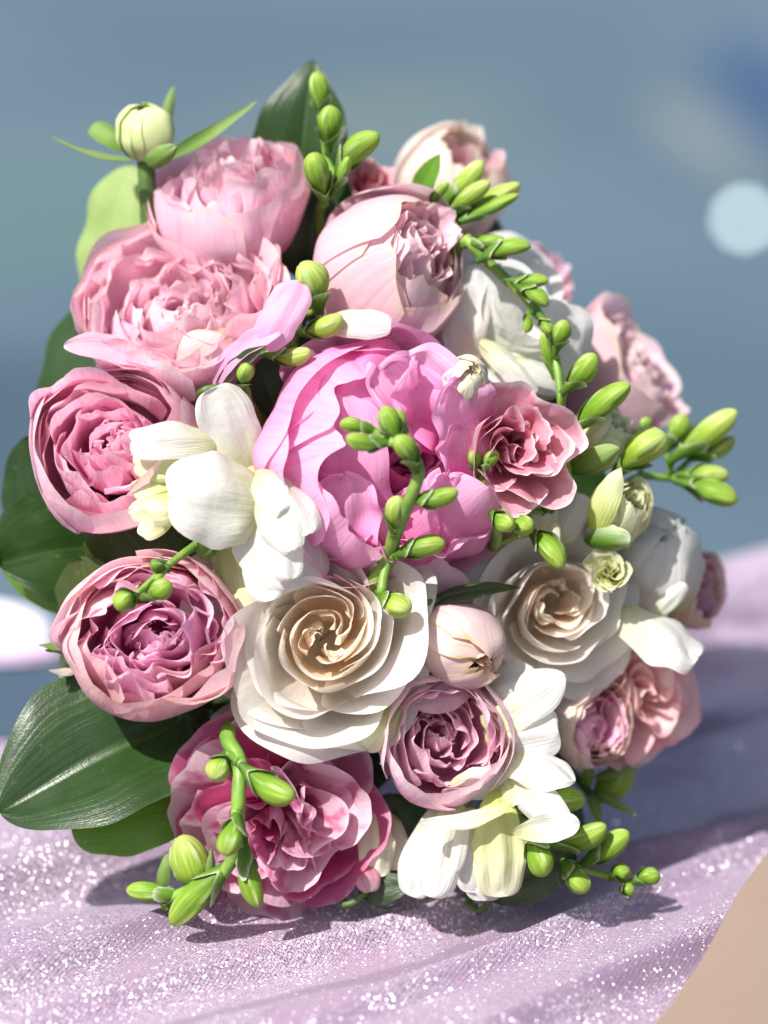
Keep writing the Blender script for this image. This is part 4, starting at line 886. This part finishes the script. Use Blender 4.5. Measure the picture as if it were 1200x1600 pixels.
sprig('round yellow green buds tucked between the blush rose and the peony', [(440, 600, .03), (455, 540, .016), (470, 490, .014)], [
    (498, 488, 476, 408, 66, .006, -.004, 'bud_yellow'), (465, 520, 532, 498, 40, .002, -.006, 'bud_yellow'), (412, 552, 488, 550, 36, .0, -.008, 'bud_yellow')], seed=10)
sprig('tiny green buds beside the folded lilac petal, left of the peony', [(395, 640, .01), (385, 610, .002), (378, 600, .0)], [
    (380, 606, 386, 572, 34, -.006, -.014), (372, 630, 348, 600, 30, -.004, -.010), (378, 650, 372, 612, 20, -.004, -.008)], seed=11)
# pale rose bud with sepals low at the left, and greens low at the right
def small_bud(label, b, t, wd, sepals, seed):
    root = thing('rose_bud', label, 'rose bud', P(*b), None, 'closed rose buds in the bouquet'); inv = root_matrix(root).inverted()
    bud(root, inv, b, t, wd, 'bud_yellow', seed, calyx=False, fat=.45, neck=.5)
    for k, s in enumerate(sepals): epetal(root, inv, 'sepal', s[0], s[1], s[2], s[3], .4, .1, .4, .8, name='sepal', seed=seed + k)
    tube('stem', [P(*b), (P(*b) + BIND) * .5, BIND], .0016, .0018, M['stem_dark'], root, inv, 8, 8)
small_bud('pale yellow green rose bud lying at the bottom left by the cloth', (318, 1395, .0), (284, 1310, -.002), 78, [((325, 1392, -.004), (330, 1325, -.010), 20, (.5, .2, .8)), ((250, 1390, .004), (262, 1330, .004), 24, (-.4, .2, .8))], 81)
small_bud('small grey green bud with thin sepals at the lower right, behind', (930, 1250, .045), (985, 1185, .05), 60, [((925, 1240, .04), (938, 1290, .035), 22, (.3, 0, .9)), ((935, 1240, .04), (995, 1275, .04), 16, (.3, 0, .9)), ((930, 1215, .04), (1000, 1200, .04), 18, (.2, .3, .9)), ((920, 1230, .04), (915, 1170, .035), 22, (.1, .1, .9))], 82)
petals('lisianthus', 'wilted brownish white petals under the variegated lisianthus', 'lisianthus', (570, 1320, .02), [
    ('ranbud', (585, 1260, .012), (590, 1370, .006), 60, (.2, .0, .95), dict(ROUND, cup=.26, ruf=.2)),
    ('lis', (560, 1330, .01), (580, 1392, .003), 40, (.1, .0, .95), dict(ROUND, cup=.3)),
    ('ranbud', (610, 1270, .02), (618, 1360, .012), 50, (.2, .0, .95), dict(ROUND, cup=.26, ruf=.2)),
])
petals('rose', 'pale blush guard petal above the large cream rose', 'rose', (540, 900, .012), [
    ('blush_pale', (560, 960, .004), (530, 862, -.004), 120, (.0, .1, .95), dict(a=.4, b=.3, cup=.3)),
    ('cream', (600, 1120, .004), (585, 1172, -.006), 90, (.2, -.2, .95), dict(ROUND, cup=.3)),
    ('creamgreen', (640, 1090, .0), (572, 1168, -.012), 50, (.3, .0, .9), dict(ROUND, cup=.5)),
    ('blush', (735, 1050, .004), (645, 1098, -.002), 80, (-.2, .4, .9), dict(a=.4, b=.4, cup=.3)),
    ('blush_pale', (330, 1120, .012), (400, 1170, .004), 100, (-.1, -.2, .95), dict(a=.4, b=.4, cup=.3)),
    ('blush_pale', (300, 870, .012), (370, 960, .004), 110, (.3, .1, .95), dict(a=.4, b=.4, cup=.3)),
], stem=False)
petals('rose', 'flared outer petal of the frilly pink rose, pointing to the left edge', 'rose', (270, 560, .02), [
    ('salmon', (280, 560, .012), (100, 540, .002), 84, (.0, .75, .65), dict(a=.4, b=.5, cup=-.2, bend=-.06)),
    ('blush', (240, 600, .022), (150, 575, .012), 60, (-.1, -.3, .9), dict(a=.4, b=.4, cup=.3)),
    ('dusty', (330, 640, .016), (345, 520, .004), 130, (.3, -.2, .9), dict(a=.45, b=.3, cup=.3)),
], stem=False)
petals('rose', 'white outer petals with rolled rims, behind the small cream bud', 'rose', (780, 600, .045), [
    ('white', (790, 620, .040), (760, 410, .030), 170, (-.1, .3, .95), dict(a=.4, b=.3, cup=.25, bend=.1)),
    ('white', (830, 625, .038), (885, 470, .034), 140, (.3, .2, .9), dict(a=.4, b=.3, cup=.25, bend=.1)),
    ('white', (752, 530, .022), (838, 612, .018), 44, (.1, .4, .9), dict(a=.4, b=.3, cup=.5, bend=.1)),
    ('white', (790, 560, .022), (880, 596, .02), 40, (.1, .5, .85), dict(a=.4, b=.3, cup=.5, bend=.1)),
    ('cream', (700, 590, .034), (720, 440, .028), 110, (-.3, .1, .9), dict(a=.4, b=.3, cup=.3)),
], stem=False)
for (bx, by, tx, ty, wd, d) in ((620, 1390, 610, 1240, 150, .035), (700, 1360, 640, 1280, 140, .04), (390, 700, 350, 590, 150, .03), (330, 720, 420, 620, 120, .035), (300, 1200, 330, 1110, 150, .03), (820, 1330, 850, 1220, 170, .04), (760, 1400, 900, 1330, 90, .02), (560, 1395, 640, 1380, 50, .012), (680, 700, 720, 560, 150, .05), (860, 830, 900, 700, 160, .05), (250, 900, 330, 830, 140, .03)):
    leaf('dark green leaf tucked deep between the flower heads', (bx, by, d), (tx, ty, d - .006), wd, 'leaf', (.1, .1, .95), int(bx + ty), group='dark leaves tucked between the flowers')
for b_, t_, w_, n_, m_ in (((116, 1000, .010), (60, 1008, .004), 22, (-.1, .7, .7), 'sepal'), ((112, 1020, .012), (70, 1016, .008), 16, (-.2, -.4, .9), 'sepal'), ((118, 1046, .010), (76, 1047, .004), 16, (0, .6, .8), 'blush_pale'), ((120, 1030, .014), (92, 1060, .010), 20, (-.3, .0, .9), 'sepal')):
    epetal(mr_[0], mr_[1], m_, b_, t_, w_, n_, .2, -.08, .35, .8, name='sepal', seed=int(t_[1]), crum=.1)
leaf('dark green leaf tucked deep between the flower heads', (480, 440, .06), (492, 290, .052), 130, 'leaf', (.1, .1, .95), 977, group='dark leaves tucked between the flowers')
for (bx, by, tx, ty, wd, d) in ((440, 670, 405, 560, 120, .024), (400, 640, 470, 560, 90, .03)):
    leaf('dark green leaf tucked deep between the flower heads', (bx, by, d), (tx, ty, d - .004), wd, 'leaf', (.1, .1, .95), int(bx + ty), group='dark leaves tucked between the flowers')
